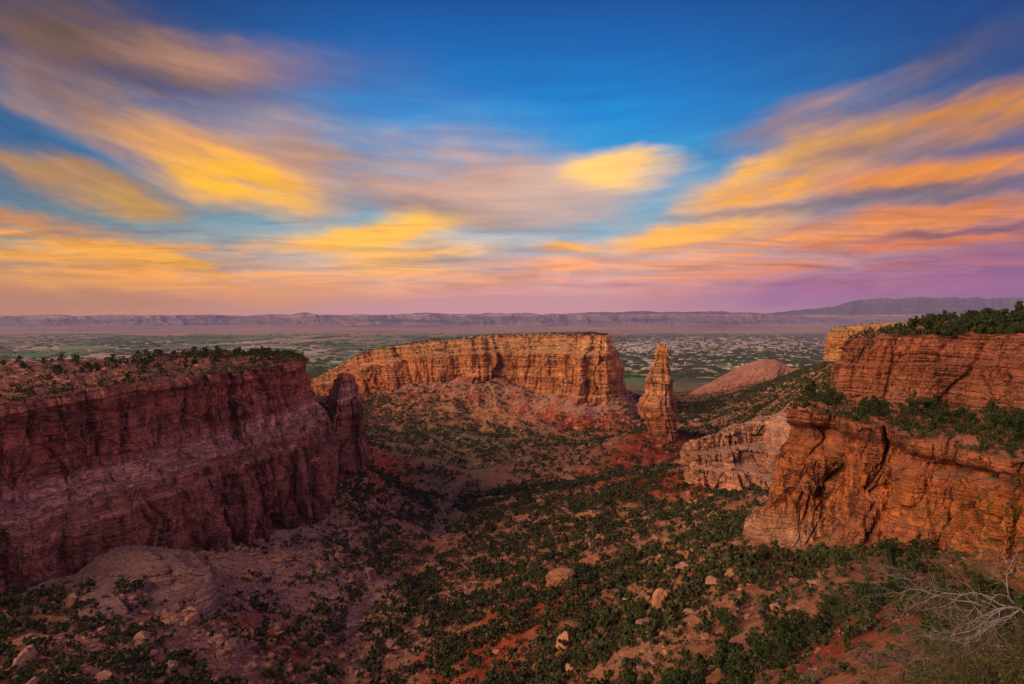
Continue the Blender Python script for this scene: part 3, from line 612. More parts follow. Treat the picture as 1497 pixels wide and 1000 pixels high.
# --- far right butte, slickrock dome, ledge outcrop, near left slickrock
BN = [nd(W(1330, 515, 860), W(1330, 478, 860), W(1330, 474, 800)), nd(W(1225, 522, 810), W(1230, 478, 800), W(1300, 472, 780)), nd(W(1206, 524, 752), W(1214, 481, 755), W(1290, 472, 770)), nd(W(1216, 524, 712), W(1226, 479, 722), W(1290, 472, 770)), nd(W(1262, 518, 690), W(1268, 476, 700), W(1300, 471, 770)), nd(W(1400, 505, 650), W(1400, 473, 670), W(1400, 468, 770))]
o, BV, BR, _, _ = cliff('sandstone_butte', BN, 360, [(0, 0), (0.5, 0.35), (0.9, 0.8), (1, 1)], 120, MESA_ROCK, 0.8, soft=6, cols=0.7, strata=1.0, side=1, top_rows=40, seed=52.0, cap=0.8)
tag(o, 'blocky tan sandstone butte rising behind the near right cliff', 'butte')

def dn(r, dpy, dY): return nd(W(r[0] - 4, r[1] + dpy + 10, r[2] - dY), W(*r), W(r[0] + 8, r[1] + dpy * 0.8, r[2] + dY * 1.5))
DN = [dn((985, 582, 2060), 6, 40), dn((1010, 573, 2055), 9, 60), dn((1040, 558, 2040), 13, 90), dn((1075, 539, 2020), 20, 120), dn((1100, 528.5, 2000), 27, 150), dn((1120, 524.5, 1985), 30, 170), dn((1137, 527, 1975), 28, 170), dn((1155, 537, 1960), 22, 130), dn((1180, 548, 1950), 12, 80)]
o, _, _, _, _ = cliff('slickrock_dome', DN, 420, [(0, 0), (0.35, 0.12), (0.7, 0.40), (0.9, 0.72), (1, 1)], 110, DOME_ROCK, 2.2, soft=24, cols=0.5, strata=1.3, rough=0.6, side=1, top_rows=30, seed=61.0, cap=0.2, dip=(-0.35, 0), backpow=1.2)
tag(o, 'low salmon slickrock dome with a long sloping flank out near the valley', 'rock dome')

ON = [nd(W(985, 672, 600), W(1000, 664, 620), W(1040, 640, 660)), nd(W(1004, 692, 540), W(1006, 654, 545), W(1050, 632, 640)), nd(W(1022, 704, 508), W(1020, 644, 532), W(1060, 628, 640)), nd(W(1062, 718, 484), W(1052, 634, 536), W(1080, 620, 640)), nd(W(1100, 722, 478), W(1085, 626, 548), W(1105, 612, 650)), nd(W(1124, 742, 455), W(1118, 620, 556), W(1130, 606, 660)), nd(W(1150, 770, 420), W(1145, 608, 560), W(1160, 600, 670)), nd(W(1200, 790, 390), W(1185, 602, 560), W(1200, 596, 670))]
o, OV, OR_, _, _ = cliff('ledge_outcrop', ON, 460, [(0, 0), (0.20, 0.06), (0.36, 0.12), (0.40, 0.42), (0.47, 0.50), (0.66, 0.56), (0.72, 0.86), (1, 1)], 190, PALE_ROCK, 0.75, soft=4, cols=1.7, strata=1.5, rough=1.6, side=1, top_rows=40, seed=73.0, cap=1.5)
tag(o, 'pale stepped sandstone ledges below the tip of the right cliff', 'rock outcrop')
PN = [nd(W(1108, 660, 560), W(1112, 640, 575), W(1130, 640, 640)), nd(W(1122, 690, 500), W(1128, 612, 545), W(1145, 606, 620)), nd(W(1150, 730, 450), W(1150, 604, 540), W(1160, 600, 620)), nd(W(1190, 760, 420), W(1180, 606, 530), W(1190, 600, 620))]
o, _, _, _, _ = cliff('slickrock_slab', PN, 200, [(0, 0), (0.5, 0.4), (0.8, 0.62), (0.93, 0.82), (1, 1)], 120, PALE_ROCK, 0.9, soft=14, cols=0.55, strata=0.35, rough=0.6, side=1, top_rows=30, seed=77.0, cap=0.4)
tag(o, 'smooth pale rounded rock slab against the foot of the right cliff tip', 'rock outcrop')

SN = [nd(W(-150, 1130, 215), W(-150, 985, 240), W(-200, 900, 290)), nd(W(0, 1080, 232), W(-20, 958, 262), W(-40, 880, 320)), nd(W(110, 1050, 244), W(70, 930, 276), W(40, 860, 335)), nd(W(200, 1010, 262), W(140, 880, 306), W(110, 840, 350)), nd(W(245, 960, 292), W(185, 822, 346), W(160, 800, 380)), nd(W(270, 900, 318), W(215, 806, 358), W(200, 795, 385)), nd(W(300, 905, 315), W(262, 822, 350), W(240, 800, 385)), nd(W(318, 892, 322), W(298, 842, 344), W(290, 810, 380)), nd(W(335, 880, 338), W(318, 858, 350), W(320, 830, 380))]
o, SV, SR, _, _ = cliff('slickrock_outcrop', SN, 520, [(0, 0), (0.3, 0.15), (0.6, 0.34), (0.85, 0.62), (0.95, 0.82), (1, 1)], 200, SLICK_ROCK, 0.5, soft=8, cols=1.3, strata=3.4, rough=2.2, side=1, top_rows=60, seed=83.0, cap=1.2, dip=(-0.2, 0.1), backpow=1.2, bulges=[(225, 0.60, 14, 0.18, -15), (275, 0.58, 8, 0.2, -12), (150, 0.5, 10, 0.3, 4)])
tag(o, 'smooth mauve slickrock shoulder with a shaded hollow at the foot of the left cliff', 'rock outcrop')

# ------------------------------------------------------------------ valley, far cliffs
def valley_mat():
    m, t, b, P, N = new_mat('valley_land')
    x, y, z = sep(t, P)
    v = t.nodes.new('ShaderNodeTexVoronoi'); v.distance = 'CHEBYCHEV'; v.inputs['Scale'].default_value = 1.0; v.inputs['Randomness'].default_value = 0.85
    q = vscale(t, P, (1 / 420, 1 / 900, 0)); t.links.new(q.k, v.inputs['Vector'])
    r = sep(t, S(t, v.outputs['Color']))[0]
    fields = ramp(t, r, [(0.0, (0.05, 0.11, 0.05)), (0.22, (0.10, 0.22, 0.07)), (0.40, (0.06, 0.12, 0.06)), (0.52, (0.40, 0.33, 0.20)), (0.63, (0.05, 0.14, 0.09)), (0.78, (0.46, 0.38, 0.26)), (0.9, (0.30, 0.21, 0.14)), (1.0, (0.14, 0.26, 0.09))])
    trees = smooth(noise(t, vscale(t, P, (1 / 700, 1 / 1100, 0)), 1.0, 7.0, 0.68), 0.52, 0.60)
    col = mix(t, trees * 0.8, fields, (0.022, 0.045, 0.028))
    town = smooth(x, 300, 2200) * smooth(y, 5200, 7200) * smooth(y, 16500, 13500)
    tc = ramp(t, noise(t, vscale(t, P, (1 / 240, 1 / 420, 0)), 1.0, 7.0, 0.7), [(0.36, (0.035, 0.05, 0.028)), (0.5, (0.10, 0.105, 0.085)), (0.58, (0.26, 0.22, 0.18)), (0.7, (0.36, 0.30, 0.25))])
    col = mix(t, town * 0.75, col, tc)
    desert = smooth(y + (noise(t, P, 1 / 2600, 5.0) - 0.5) * 5000 - x * 0.06, 13800, 15200)
    dc = ramp(t, noise(t, vscale(t, P, (1 / 5200, 1 / 1500, 0)), 1.0, 7.0, 0.65), [(0.35, (0.24, 0.17, 0.13)), (0.5, (0.36, 0.25, 0.18)), (0.65, (0.46, 0.33, 0.25))])
    col = mix(t, desert, col, dc)
    near = smooth(y, 3500, 3000)
    col = mix(t, near, col, ramp(t, noise(t, P, 1 / 120, 6.0), [(0.4, (0.08, 0.08, 0.045)), (0.6, (0.26, 0.17, 0.11))]))
    t.links.new(col.k, b.inputs['Base Color'])
    return m
def build_valley():
    a = np.linspace(-1.35, 1.35, 300); l = np.linspace(math.log(2700), math.log(39000), 320)
    Y = np.exp(l)[:, None] * np.ones(300)[None]; X = a[None] * Y
    z = -336 + 5 * fbm(X / 1500, Y / 1500, 1.1, 3) - 30 * sst(Y, 3250, 2900) + 110 * sst(Y, 15000, 26000)
    V = np.stack([X, Y, z], -1).reshape(-1, 3)
    o = link('valley_plain', mesh_np('valley_plain', V, grid_faces(320, 300), valley_mat(), smoothed=True)); tag(o, 'wide valley of fields and town beyond the canyon', 'ground', kind='structure')
build_valley()
def valley_z(x, y): return -336 + 5 * fbm(x / 1500, y / 1500, 1.1, 3)

FAR_ROCK = rock_mat('shale_badlands', -260, 320, [(0.0, (0.40, 0.31, 0.33)), (0.4, (0.22, 0.20, 0.28)), (0.65, (0.34, 0.26, 0.31)), (0.85, (0.52, 0.37, 0.36)), (1.0, (0.11, 0.12, 0.18))], 14.0, 0.0, dust=(0.34, 0.28, 0.30), dustk=0.15)  # grey shale, with the blue of distant haze put into its colour
def build_far(name, pts, Yc, span, mat, label, seed, n=900, m=90, foot=-235, gul=1.0):
    px = np.linspace(pts[0][0], pts[-1][0], n); pp = np.array(pts, float)
    top = -(np.interp(px, pp[:, 0], pp[:, 1]) - HY) / F * Yc
    top = top + Yc * 0.0016 * fbm(px / 34, 0.2, seed, 4)
    v = np.linspace(-0.02, 1.5, m)[:, None]
    a = ((px - CX) / F)[None]; s = a * Yc
    prom = 1500 * fbm(s / 5200, 0.4, seed, 3)                       # headlands and bays along the range
    sb = s + 900 * pn(s / 2600, v * 1.1, seed) + 260 * pn(s / 700, v * 2.2, seed + 3)
    rid = lambda q, k: 1 - 2.2 * np.abs(pn(sb / q, v * k, seed + q))
    spur = 0.50 * rid(1300, .5) + 0.34 * rid(600, 1.0) + 0.16 * rid(260, 1.6) + 0.07 * rid(110, 2.5)
    ve = np.clip(v + gul * 0.42 * (spur - 0.30) * np.clip(v * 4, 0, 1) * np.clip((1.12 - v) * 2, 0, 1), 0, 1.5)
    Y = Yc + prom + span * v * np.where(v > 1, 1.6, 1)
    h = np.where(ve < 1, 0.08 * ve + 0.50 * sst(ve, 0.05, 0.95) + 0.24 * ve ** 1.5 + 0.18 * sst(ve, 0.80, 0.97), 1.0 + 0.02 * (ve - 1))
    h = h + 0.04 * fbm(s / 700, v * 2, seed + 5, 4) * sst(v, 0.2, 1.0)
    z = foot + (top[None] - foot) * np.maximum(h, -0.02) * (Y / Yc) ** 0.3
    V = np.stack([a * Y, Y + 0 * s, z + 0 * s], -1).reshape(-1, 3)
    o = link(name, mesh_np(name, V, grid_faces(m, n), mat, smoothed=False)); tag(o, label, 'mountains', kind='structure')
BC = [(-500, 466), (-200, 462), (0, 462), (60, 459), (110, 461), (180, 460), (240, 461), (300, 459.5), (360, 461), (420, 459), (440, 456.5), (470, 459), (540, 460), (590, 458), (620, 456.5), (660, 458), (700, 459), (715, 456.5), (740, 459.5), (757, 456), (790, 459), (850, 458), (900, 459), (1000, 458), (1060, 459.5), (1130, 457.5), (1150, 459), (1180, 464), (1230, 470), (1400, 474)]
build_far('mountains', BC, 24000, 3000, FAR_ROCK, 'long hazy line of badland cliffs along the far side of the valley', 2.0)
build_far('mountains', [(1040, 472), (1120, 458), (1170, 452), (1215, 447), (1240, 439), (1265, 434.5), (1300, 434), (1420, 433), (1500, 432), (1700, 432), (2000, 433)], 30500, 4000, FAR_ROCK, 'broad flat-topped blue mountain on the right horizon', 8.0, n=500, m=60, foot=-200, gul=0.5)
build_far('hills', [(1100, 466), (1180, 459), (1260, 461), (1340, 457), (1500, 460), (1700, 458)], 26500, 2500, FAR_ROCK, 'low hazy foothills below the flat-topped mountain', 5.0, n=400, m=50, foot=-210)
build_far('hills', [(820, 459), (880, 456), (930, 454.2), (1000, 456), (1060, 454.5), (1100, 457), (1160, 462)], 33000, 2000, FAR_ROCK, 'faint far hills showing over the middle of the badland cliffs', 6.0, n=200, m=30, foot=-100, gul=0.4)

# --- town buildings
WHITE = plain_mat('white_roofing', (0.46, 0.46, 0.48), 0.6, 0.08, 0.01); GREYW = plain_mat('grey_cladding', (0.45, 0.42, 0.40), 0.7, 0.15, 0.01); TANW = plain_mat('tan_stucco', (0.5, 0.38, 0.28), 0.8, 0.15, 0.01)
def shed_mesh(w, d, h, g, wall):
    x, y = w / 2, d / 2
    V = [(-x, -y, 0), (x, -y, 0), (x, y, 0), (-x, y, 0), (-x, -y, h), (x, -y, h), (x, y, h), (-x, y, h), (-x, 0, h + g), (x, 0, h + g), (-x - 1, -y - 1, h - .2), (x + 1, -y - 1, h - .2), (x + 1, 0, h + g + .3), (-x - 1, 0, h + g + .3), (x + 1, y + 1, h - .2), (-x - 1, y + 1, h - .2)]
    Fq = [(0, 1, 5, 4), (1, 2, 6, 5), (2, 3, 7, 6), (3, 0, 4, 7), (5, 6, 9, 9), (4, 8, 7, 7), (10, 11, 12, 13), (13, 12, 14, 15)]
    me = bpy.data.meshes.new('building'); me.from_pydata(V, [], [tuple(dict.fromkeys(f)) for f in Fq]); me.materials.append(wall); me.materials.append(WHITE)
    me.polygons.foreach_set('material_index', [0] * 6 + [1] * 2); me.update(); return me
sheds = [shed_mesh(110, 55, 11, 5, GREYW), shed_mesh(70, 40, 9, 5, WHITE), shed_mesh(150, 60, 12, 5, TANW), shed_mesh(45, 30, 8, 6, WHITE), shed_mesh(32, 22, 6, 6, TANW)]
k = 0
while k < 290:
    px, py = random.choice([(random.gauss(1060, 90), random.gauss(504, 5)), (random.gauss(925, 22), random.gauss(511, 4)), (random.gauss(1080, 70), random.gauss(499, 4)), (random.uniform(900, 1215), random.uniform(489, 540)), (random.uniform(20, 480), random.uniform(500, 516))])
    if not (489 < py < 540 and (5 < px < 475 or 896 < px < 1212)): continue
    Y = 336 / ((py - HY) / F); x = (px - CX) / F * Y
    o = link('building', random.choice(sheds if Y > 6500 else sheds[3:])); o.location = (x, Y, float(valley_z(np.array(x), np.array(Y)))); o.rotation_euler = (0, 0, random.choice([0, 0, 0, 1.571]) + random.uniform(-.06, .06)); 
    sc = random.uniform(0.35, 0.85); o.scale = (sc * random.uniform(.7, 1.3), sc, sc)
    if px < 600: tag(o, 'tiny pale farm building among the valley fields on the left', 'building', 'farm buildings in the valley')
    else: tag(o, 'tiny white-roofed building of the valley town beyond the spire', 'building', 'white-roofed buildings of the valley town')
    k += 1

# the rest of the town and its trees, far too many and too small to count
def town_mass():
    rng = np.random.default_rng(77); n = 1700
    pick = rng.integers(0, 4, n)
    px = np.choose(pick, [rng.normal(1060, 95, n), rng.normal(930, 30, n), rng.uniform(890, 1230, n), rng.uniform(0, 700, n)])
    py = np.choose(pick, [rng.normal(503, 6, n), rng.normal(510, 5, n), rng.uniform(486, 545, n), rng.uniform(497, 530, n)])
    ok = (py > 486) & (py < 548) & (rng.uniform(0, 1, n) < np.where(pick == 3, 0.35, 1)); px, py = px[ok], py[ok]; n = len(px)
    Y = 336 / ((py - HY) / F); X = (px - CX) / F * Y
    sx_ = rng.uniform(0, 1, n) < 0.45; X = np.where(sx_, np.round(X / 230) * 230 + rng.normal(0, 16, n), X); Y = np.where(~sx_ & (rng.uniform(0, 1, n) < 0.85), np.round(Y / 420) * 420 + rng.normal(0, 22, n), Y); Z = valley_z(X, Y)
    T = np.array([(-1, -1, 0), (1, -1, 0), (1, 1, 0), (-1, 1, 0), (-1, -1, .6), (1, -1, .6), (1, 1, .6), (-1, 1, .6), (-1, 0, 1), (1, 0, 1)], float)
    Q = np.array([(0, 1, 5, 4), (1, 2, 6, 5), (2, 3, 7, 6), (3, 0, 4, 7), (4, 5, 9, 8), (6, 7, 8, 9)])
    w = rng.lognormal(2.6, .5, n); dpt = w * rng.uniform(.5, 1, n); h = rng.uniform(5, 11, n); tt = rng.uniform(0, 3.14, n)
    x = T[None, :, 0] * w[:, None]; y = T[None, :, 1] * dpt[:, None]; c, sn = np.cos(tt)[:, None], np.sin(tt)[:, None]
    V = np.stack([x * c - y * sn + X[:, None], x * sn + y * c + Y[:, None], T[None, :, 2] * h[:, None] + Z[:, None]], -1).reshape(-1, 3)
    Fc = (Q[None] + (np.arange(n) * 10)[:, None, None]).reshape(-1, 4)
    mi = np.where(np.tile(np.arange(6) >= 4, n), np.repeat(rng.integers(0, 3, n), 6), 1)
    o = link('distant_houses', mesh_np('distant_houses', V, Fc, [WHITE, GREYW, TANW], midx=mi)); tag(o, 'countless small houses of the valley town', 'houses', kind='stuff')
    n = 5200; px = rng.uniform(-10, 1300, n); py = rng.uniform(484, 552, n) ; Y = 336 / ((py - HY) / F); X = (px - CX) / F * Y
    k = fbm(X / 900, Y / 1600, 4.2, 3) + 0.25 * (px > 850) > rng.uniform(-0.35, 0.5, n); X, Y = X[k], Y[k]; n = len(X)
    Z = valley_z(X, Y); th = rng.uniform(0, 6.283, (n, 8)); L = rng.uniform(10, 26, n)
    V = np.stack([np.cos(th), np.sin(th), np.zeros_like(th)], -1)
    ring = np.sort(th, 1); rr = rng.uniform(.6, 1.1, (n, 8)); st = rng.uniform(1, 4, n)[:, None]
    lo = np.stack([np.cos(ring) * rr * L[:, None] * st, np.sin(ring) * rr * L[:, None], np.zeros_like(rr)], -1); hi = lo * np.array([.7, .7, 1]) + np.array([0, 0, 1]) * (rng.uniform(6, 13, n)[:, None, None] * rng.uniform(.7, 1.2, (n, 8, 1))); tp = np.concatenate([np.zeros((n, 1, 2)), rng.uniform(9, 15, (n, 1, 1))], -1)
    V = np.concatenate([lo, hi, tp], 1) + np.stack([X, Y, Z], -1)[:, None]
    q = [(i, (i + 1) % 8, 8 + (i + 1) % 8) for i in range(8)] + [(i, 8 + (i + 1) % 8, 8 + i) for i in range(8)] + [(8 + i, 8 + (i + 1) % 8, 16) for i in range(8)]
    Fc = (np.array(q)[None] + (np.arange(n) * 17)[:, None, None]).reshape(-1, 3)
    o = link('distant_woods', mesh_np('distant_woods', V.reshape(-1, 3), Fc, SCRUB)); tag(o, 'dark groves and tree rows between the valley fields', 'woods', kind='stuff')
town_mass()

# ------------------------------------------------------------------ vegetation and stones
def crown_pts(rng, lobes, spread, hgt, n, leaf, up=0.25):
    """leaf clumps through the volume of several lobes: quads (n,4,3)"""
    lz = rng.uniform(0.14, 0.90, lobes); ls = spread * 1.5 * np.clip(1.25 - lz, 0.35, 1)
    L = np.stack([rng.normal(0, 1, lobes) * ls, rng.normal(0, 1, lobes) * ls, lz * hgt], 1)
    Rr = rng.uniform(0.10, 0.25, lobes) * hgt * np.clip(1.3 - lz, 0.45, 1)
    li = rng.integers(0, lobes, n); dv = rng.normal(size=(n, 3)); dv /= np.linalg.norm(dv, axis=1)[:, None]
    r = Rr[li][:, None] * (rng.uniform(0.35, 1.0, n) + (rng.uniform(0, 1, n) < 0.12) * rng.uniform(0, .45, n))[:, None]
    c = L[li] + dv * r; c[:, 2] = np.maximum(c[:, 2], 0.05 * hgt)
    nrm = dv + rng.normal(0, 0.5, (n, 3)) + np.array([0, 0, up]); nrm /= np.linalg.norm(nrm, axis=1)[:, None]
    tt = np.cross(nrm, rng.normal(size=(n, 3))); tt /= np.linalg.norm(tt, axis=1)[:, None]; bb = np.cross(nrm, tt)
    sz = leaf * rng.uniform(0.6, 1.4, n)[:, None]
    q = np.stack([c - tt * sz - bb * sz * .6, c + tt * sz - bb * sz * .5, c + tt * sz * .7 + bb * sz * .7, c - tt * sz * .8 + bb * sz * .6], 1)
    return q
def quads_mesh(name, q, mat):
    return mesh_np(name, q.reshape(-1, 3), np.arange(len(q) * 4).reshape(-1, 4), mat)
def tube(pts, r0, r1, k=6):
    V, Fs = [], []
    pts = [Vector(p) for p in pts]
    for i, p in enumerate(pts):
        d = (pts[min(i + 1, len(pts) - 1)] - pts[max(i - 1, 0)]).normalized(); a = d.orthogonal().normalized(); b = d.cross(a)
        r = r0 + (r1 - r0) * i / (len(pts) - 1)
        for j in range(k):
            th = 2 * math.pi * j / k; V.append(p + a * math.cos(th) * r + b * math.sin(th) * r)
    for i in range(len(pts) - 1):
        for j in range(k): Fs.append((i * k + j, i * k + (j + 1) % k, (i + 1) * k + (j + 1) % k, (i + 1) * k + j))
    return V, Fs
def tubes_mesh(name, items, mat):
    V, Fs = [], []
    for pts, r0, r1, k in items:
        v, f = tube(pts, r0, r1, k); n = len(V); V += v; Fs += [tuple(i + n for i in q) for q in f]
    return mesh_np(name, np.array([tuple(p) for p in V]), np.array(Fs), mat, smoothed=True)

def trunk_items(rng, h):
    it = []
    for b in range(3):
        p = np.array([0, 0, -0.5]); d = np.array([rng.normal(0, .25), rng.normal(0, .25), 1.0]); pts = [p]
        for i in range(5):
            p = p + d * h * 0.16; d = d + rng.normal(0, .22, 3) * np.array([1, 1, .3]); pts.append(p)
        it.append((pts, 0.045 * h, 0.012 * h, 6))
    return it
rngp = np.random.default_rng(11)
CROWN_NEAR = [quads_mesh('crown', crown_pts(rngp, 22, 0.19, 1.0, 1900, 0.028), JUNIPER) for _ in range(5)]
CROWN_FAR = [quads_mesh('crown', crown_pts(rngp, 16, 0.19, 1.0, 560, 0.050), JUNIPER) for _ in range(5)]
TRUNKS = [tubes_mesh('trunk', trunk_items(rngp, 1.0), BARK) for _ in range(3)]
BUSH = [quads_mesh('desert_bush', crown_pts(rngp, 11, 0.24, 0.8, 340, 0.065), SCRUB) for _ in range(4)] 
BUSH_SAGE = [quads_mesh('desert_bush', crown_pts(rngp, 11, 0.26, 0.7, 340, 0.055), SAGE) for _ in range(2)]

def juniper(x, y, z, h, label, group, near=False):
    r = empty('juniper_tree', (x, y, z), random.uniform(0, 6.28), h); tag(r, label, 'tree', group)
    r.scale = (h * random.uniform(.85, 1.2), h * random.uniform(.85, 1.2), h)
    link('crown', random.choice(CROWN_NEAR if near else CROWN_FAR), r); link('trunk', random.choice(TRUNKS), r)
    return r
N_JUN = 0
# trees on rims and ledges, placed on the rock surface itself
def on_surface(V, rows_from, rows_to, n, wts=None, xr=None, rng=RNG):
    out = []
    while len(out) < n:
        hi = min(rows_to, V.shape[0] - 1); i = int(rows_from + (hi - rows_from) * rng.uniform() ** (wts or 1.0)); j = rng.integers(0, V.shape[1]); p = V[i, j]
        px = CX + F * p[0] / p[1]
        if xr and not (xr[0] < px < xr[1]): continue
        out.append(p)
    return out
for p in on_surface(LV, LR + 8, LR + 126, 110, wts=0.5, xr=(-20, 445)):
    juniper(*p, random.uniform(4.5, 10.0), 'dark juniper growing on the flat top of the left cliff', 'junipers along the rim of the left cliff', near=False); N_JUN += 1
for p in on_surface(RUV, RUR + 6, RUR + 60, 48, xr=(1335, 1530)):
    juniper(*p, random.uniform(5.5, 11.0), 'dark juniper on top of the right cliff against the sky', 'junipers on top of the right cliff', near=True); N_JUN += 1
for p in on_surface(RUV, RUR + 10, RUR + 70, 10, xr=(1250, 1335)):
    juniper(*p, random.uniform(2.5, 5.0), 'small dark juniper at the left end of the right cliff top', 'small junipers at the end of the right cliff top'); N_JUN += 1
for p in on_surface(RLV, RLR + 4, RLR + 66, 62, wts=0.6, xr=(1170, 1500)):
    juniper(*p, random.uniform(3.5, 8.5), 'dark juniper on the ledge between the two tiers of the right cliff', 'junipers on the ledge of the right cliff', near=True); N_JUN += 1

def at_px(V, r0, r1, px):
    P = V[r0:r1].reshape(-1, 3); q = CX + F * P[:, 0] / P[:, 1]; return P[np.argmin(np.abs(q - px) + (P[:, 1] > 320) * 99 + (P[:, 1] < 60) * 99)]
for px, h in [(1350, 7), (1362, 10.5), (1372, 8), (1392, 7), (1408, 8), (1425, 8.5), (1440, 9.5), (1455, 8), (1468, 9), (1482, 10), (1494, 9)]:
    juniper(*at_px(RUV, RUR + 14, RUR + 26, px), h, 'tall dark pinyon standing near the edge of the right cliff top', 'tall pinyons near the edge of the right cliff top', near=True); N_JUN += 1
for px, h in [(1300, 7), (1318, 5.5), (1338, 10), (1347, 9), (1360, 7), (1385, 6), (1405, 5), (1458, 8), (1480, 7)]:
    juniper(*at_px(RLV, RLR + 26, RLR + 50, px), h, 'tall dark pinyon against the upper wall on the right cliff ledge', 'tall pinyons on the right cliff ledge', near=True); N_JUN += 1

# ground scatter: density from soil and noise, in world space
def scatter(n, ymin, ymax, dens, rng):
    out = []
    tot = 0
    while tot < n:
        a = rng.uniform(-0.90, 0.90, 40000); u = rng.uniform(0, 1, 40000)
        Y = np.sqrt(ymin ** 2 + u * (ymax ** 2 - ymin ** 2)); X = a * Y
        keep = rng.uniform(0, 1, 40000) < dens(X, Y); out.append(np.stack([X[keep], Y[keep]], 1)); tot += keep.sum()
    return np.concatenate(out)[:n]
def poly_in(X, Y, pts):
    r = np.zeros(np.shape(X), bool); n = len(pts)
    for i in range(n):
        x0, y0 = pts[i]; x1, y1 = pts[(i + 1) % n]
        c = ((y0 > Y) != (y1 > Y)) & (X < (x1 - x0) * (Y - y0) / (y1 - y0 + 1e-12) + x0); r ^= c
    return r
LEFT_IN = [(-900, 150)] + [tuple(p) for p in LB[:, 0:2][::30]] + [(-900, 860)]
RIGHT_IN = [tuple(p) for p in RLB[:, 0:2][::30]] + [(700, 60), (700, 420)]
MESA_IN = [tuple(p) for p in MB[:, 0:2][::30]]
def free(X, Y): return ~(poly_in(X, Y, LEFT_IN) | poly_in(X, Y, RIGHT_IN) | poly_in(X, Y, MESA_IN)) & (np.hypot((X - 225) / 1.0, Y - 940) > 26)
def veg_density(X, Y):
    n = fbm(X / 70, Y / 70, 2.5, 3); n2 = fbm(X / 22, Y / 22, 6.5, 2)
    d = 0.52 + 0.75 * n + 0.45 * n2
    rubble = np.exp(-((X + 165) / 75) ** 2 - ((Y - 455) / 130) ** 2); d = d - 0.42 * rubble
    redc = np.exp(-((X - 235) / 85) ** 2 - ((Y - 880) / 80) ** 2); d = d - 0.45 * redc
    d = d + 0.25 * np.exp(-((X + 5) / 140) ** 2 - ((Y - 430) / 200) ** 2) + 0.3 * np.exp(-((X - 60) / 60) ** 2 - ((Y - 190) / 80) ** 2)
    d = d + 0.3 * sst(Y, 950, 1150) - 0.35 * np.exp(-((Y - 1260) / 60) ** 2) * (X > -120) * (X < 300)
    d = d + 0.7 * sst(Y, 270, 150) - 0.55 * np.exp(-(poly_dist(X, Y, np.array(MESA_FOOT)) / 60) ** 2)
    d = d * (poly_dist(X, Y, WASH) > 5)
    return np.clip(d, 0.03, 1) * free(X, Y)
rngs = np.random.default_rng(5)
pts = np.concatenate([scatter(2400, 60, 260, veg_density, rngs), scatter(900, 22, 140, veg_density, rngs), scatter(20000, 200, 760, veg_density, rngs), scatter(58000, 720, 1700, veg_density, rngs)])
hts = rngs.lognormal(math.log(3.05), 0.55, len(pts)); hts = np.clip(hts, 1.1, 7.5) * np.interp(pts[:, 1], [22, 60, 120, 300], [0.26, 0.42, 0.7, 1.0])
hts *= np.where(pts[:, 1] > 900, 1.1, 1.0)
gz = ground_z(pts[:, 0], pts[:, 1])
inview = (np.abs(pts[:, 0] / pts[:, 1]) < 0.845) & ((HY - F * (gz + hts) / pts[:, 1]) < 1000)
size = np.where(inview, hts / pts[:, 1], 0)
order = np.argsort(-size)
n_j = 298 - N_JUN
tree_pick, bush_pick = [], []
for i in order:
    if hts[i] > 4.0 and len(tree_pick) < n_j: tree_pick.append(i)
    elif hts[i] <= 4.0 and len(bush_pick) < 298: bush_pick.append(i)
    if len(tree_pick) >= n_j and len(bush_pick) >= 298: break
for i in tree_pick:
    x, y = pts[i]; px = CX + F * x / y
    juniper(x, y, gz[i] - 0.15, hts[i] * 1.1, 'dark juniper on the slope in front of the right cliff' if px > 1000 else 'dark juniper scattered on the near canyon floor', 'junipers on the slope before the right cliff' if px > 1000 else 'junipers on the near canyon floor', near=y < 230)
for i in bush_pick:
    x, y = pts[i]; sage = random.random() < 0.25
    o = link('desert_bush', random.choice(BUSH_SAGE if sage else BUSH)); h = hts[i]
    o.location = (x, y, gz[i] - 0.1); o.rotation_euler = (0, 0, random.uniform(0, 6.28)); o.scale = (h * random.uniform(.9, 1.3), h * random.uniform(.9, 1.3), h)
    tag(o, 'low grey sage bush on the red slope' if sage else 'low dark green bush on the canyon floor', 'bush', 'grey sage bushes on the near slopes' if sage else 'low green bushes on the near canyon floor')
used = set(tree_pick) | set(bush_pick)

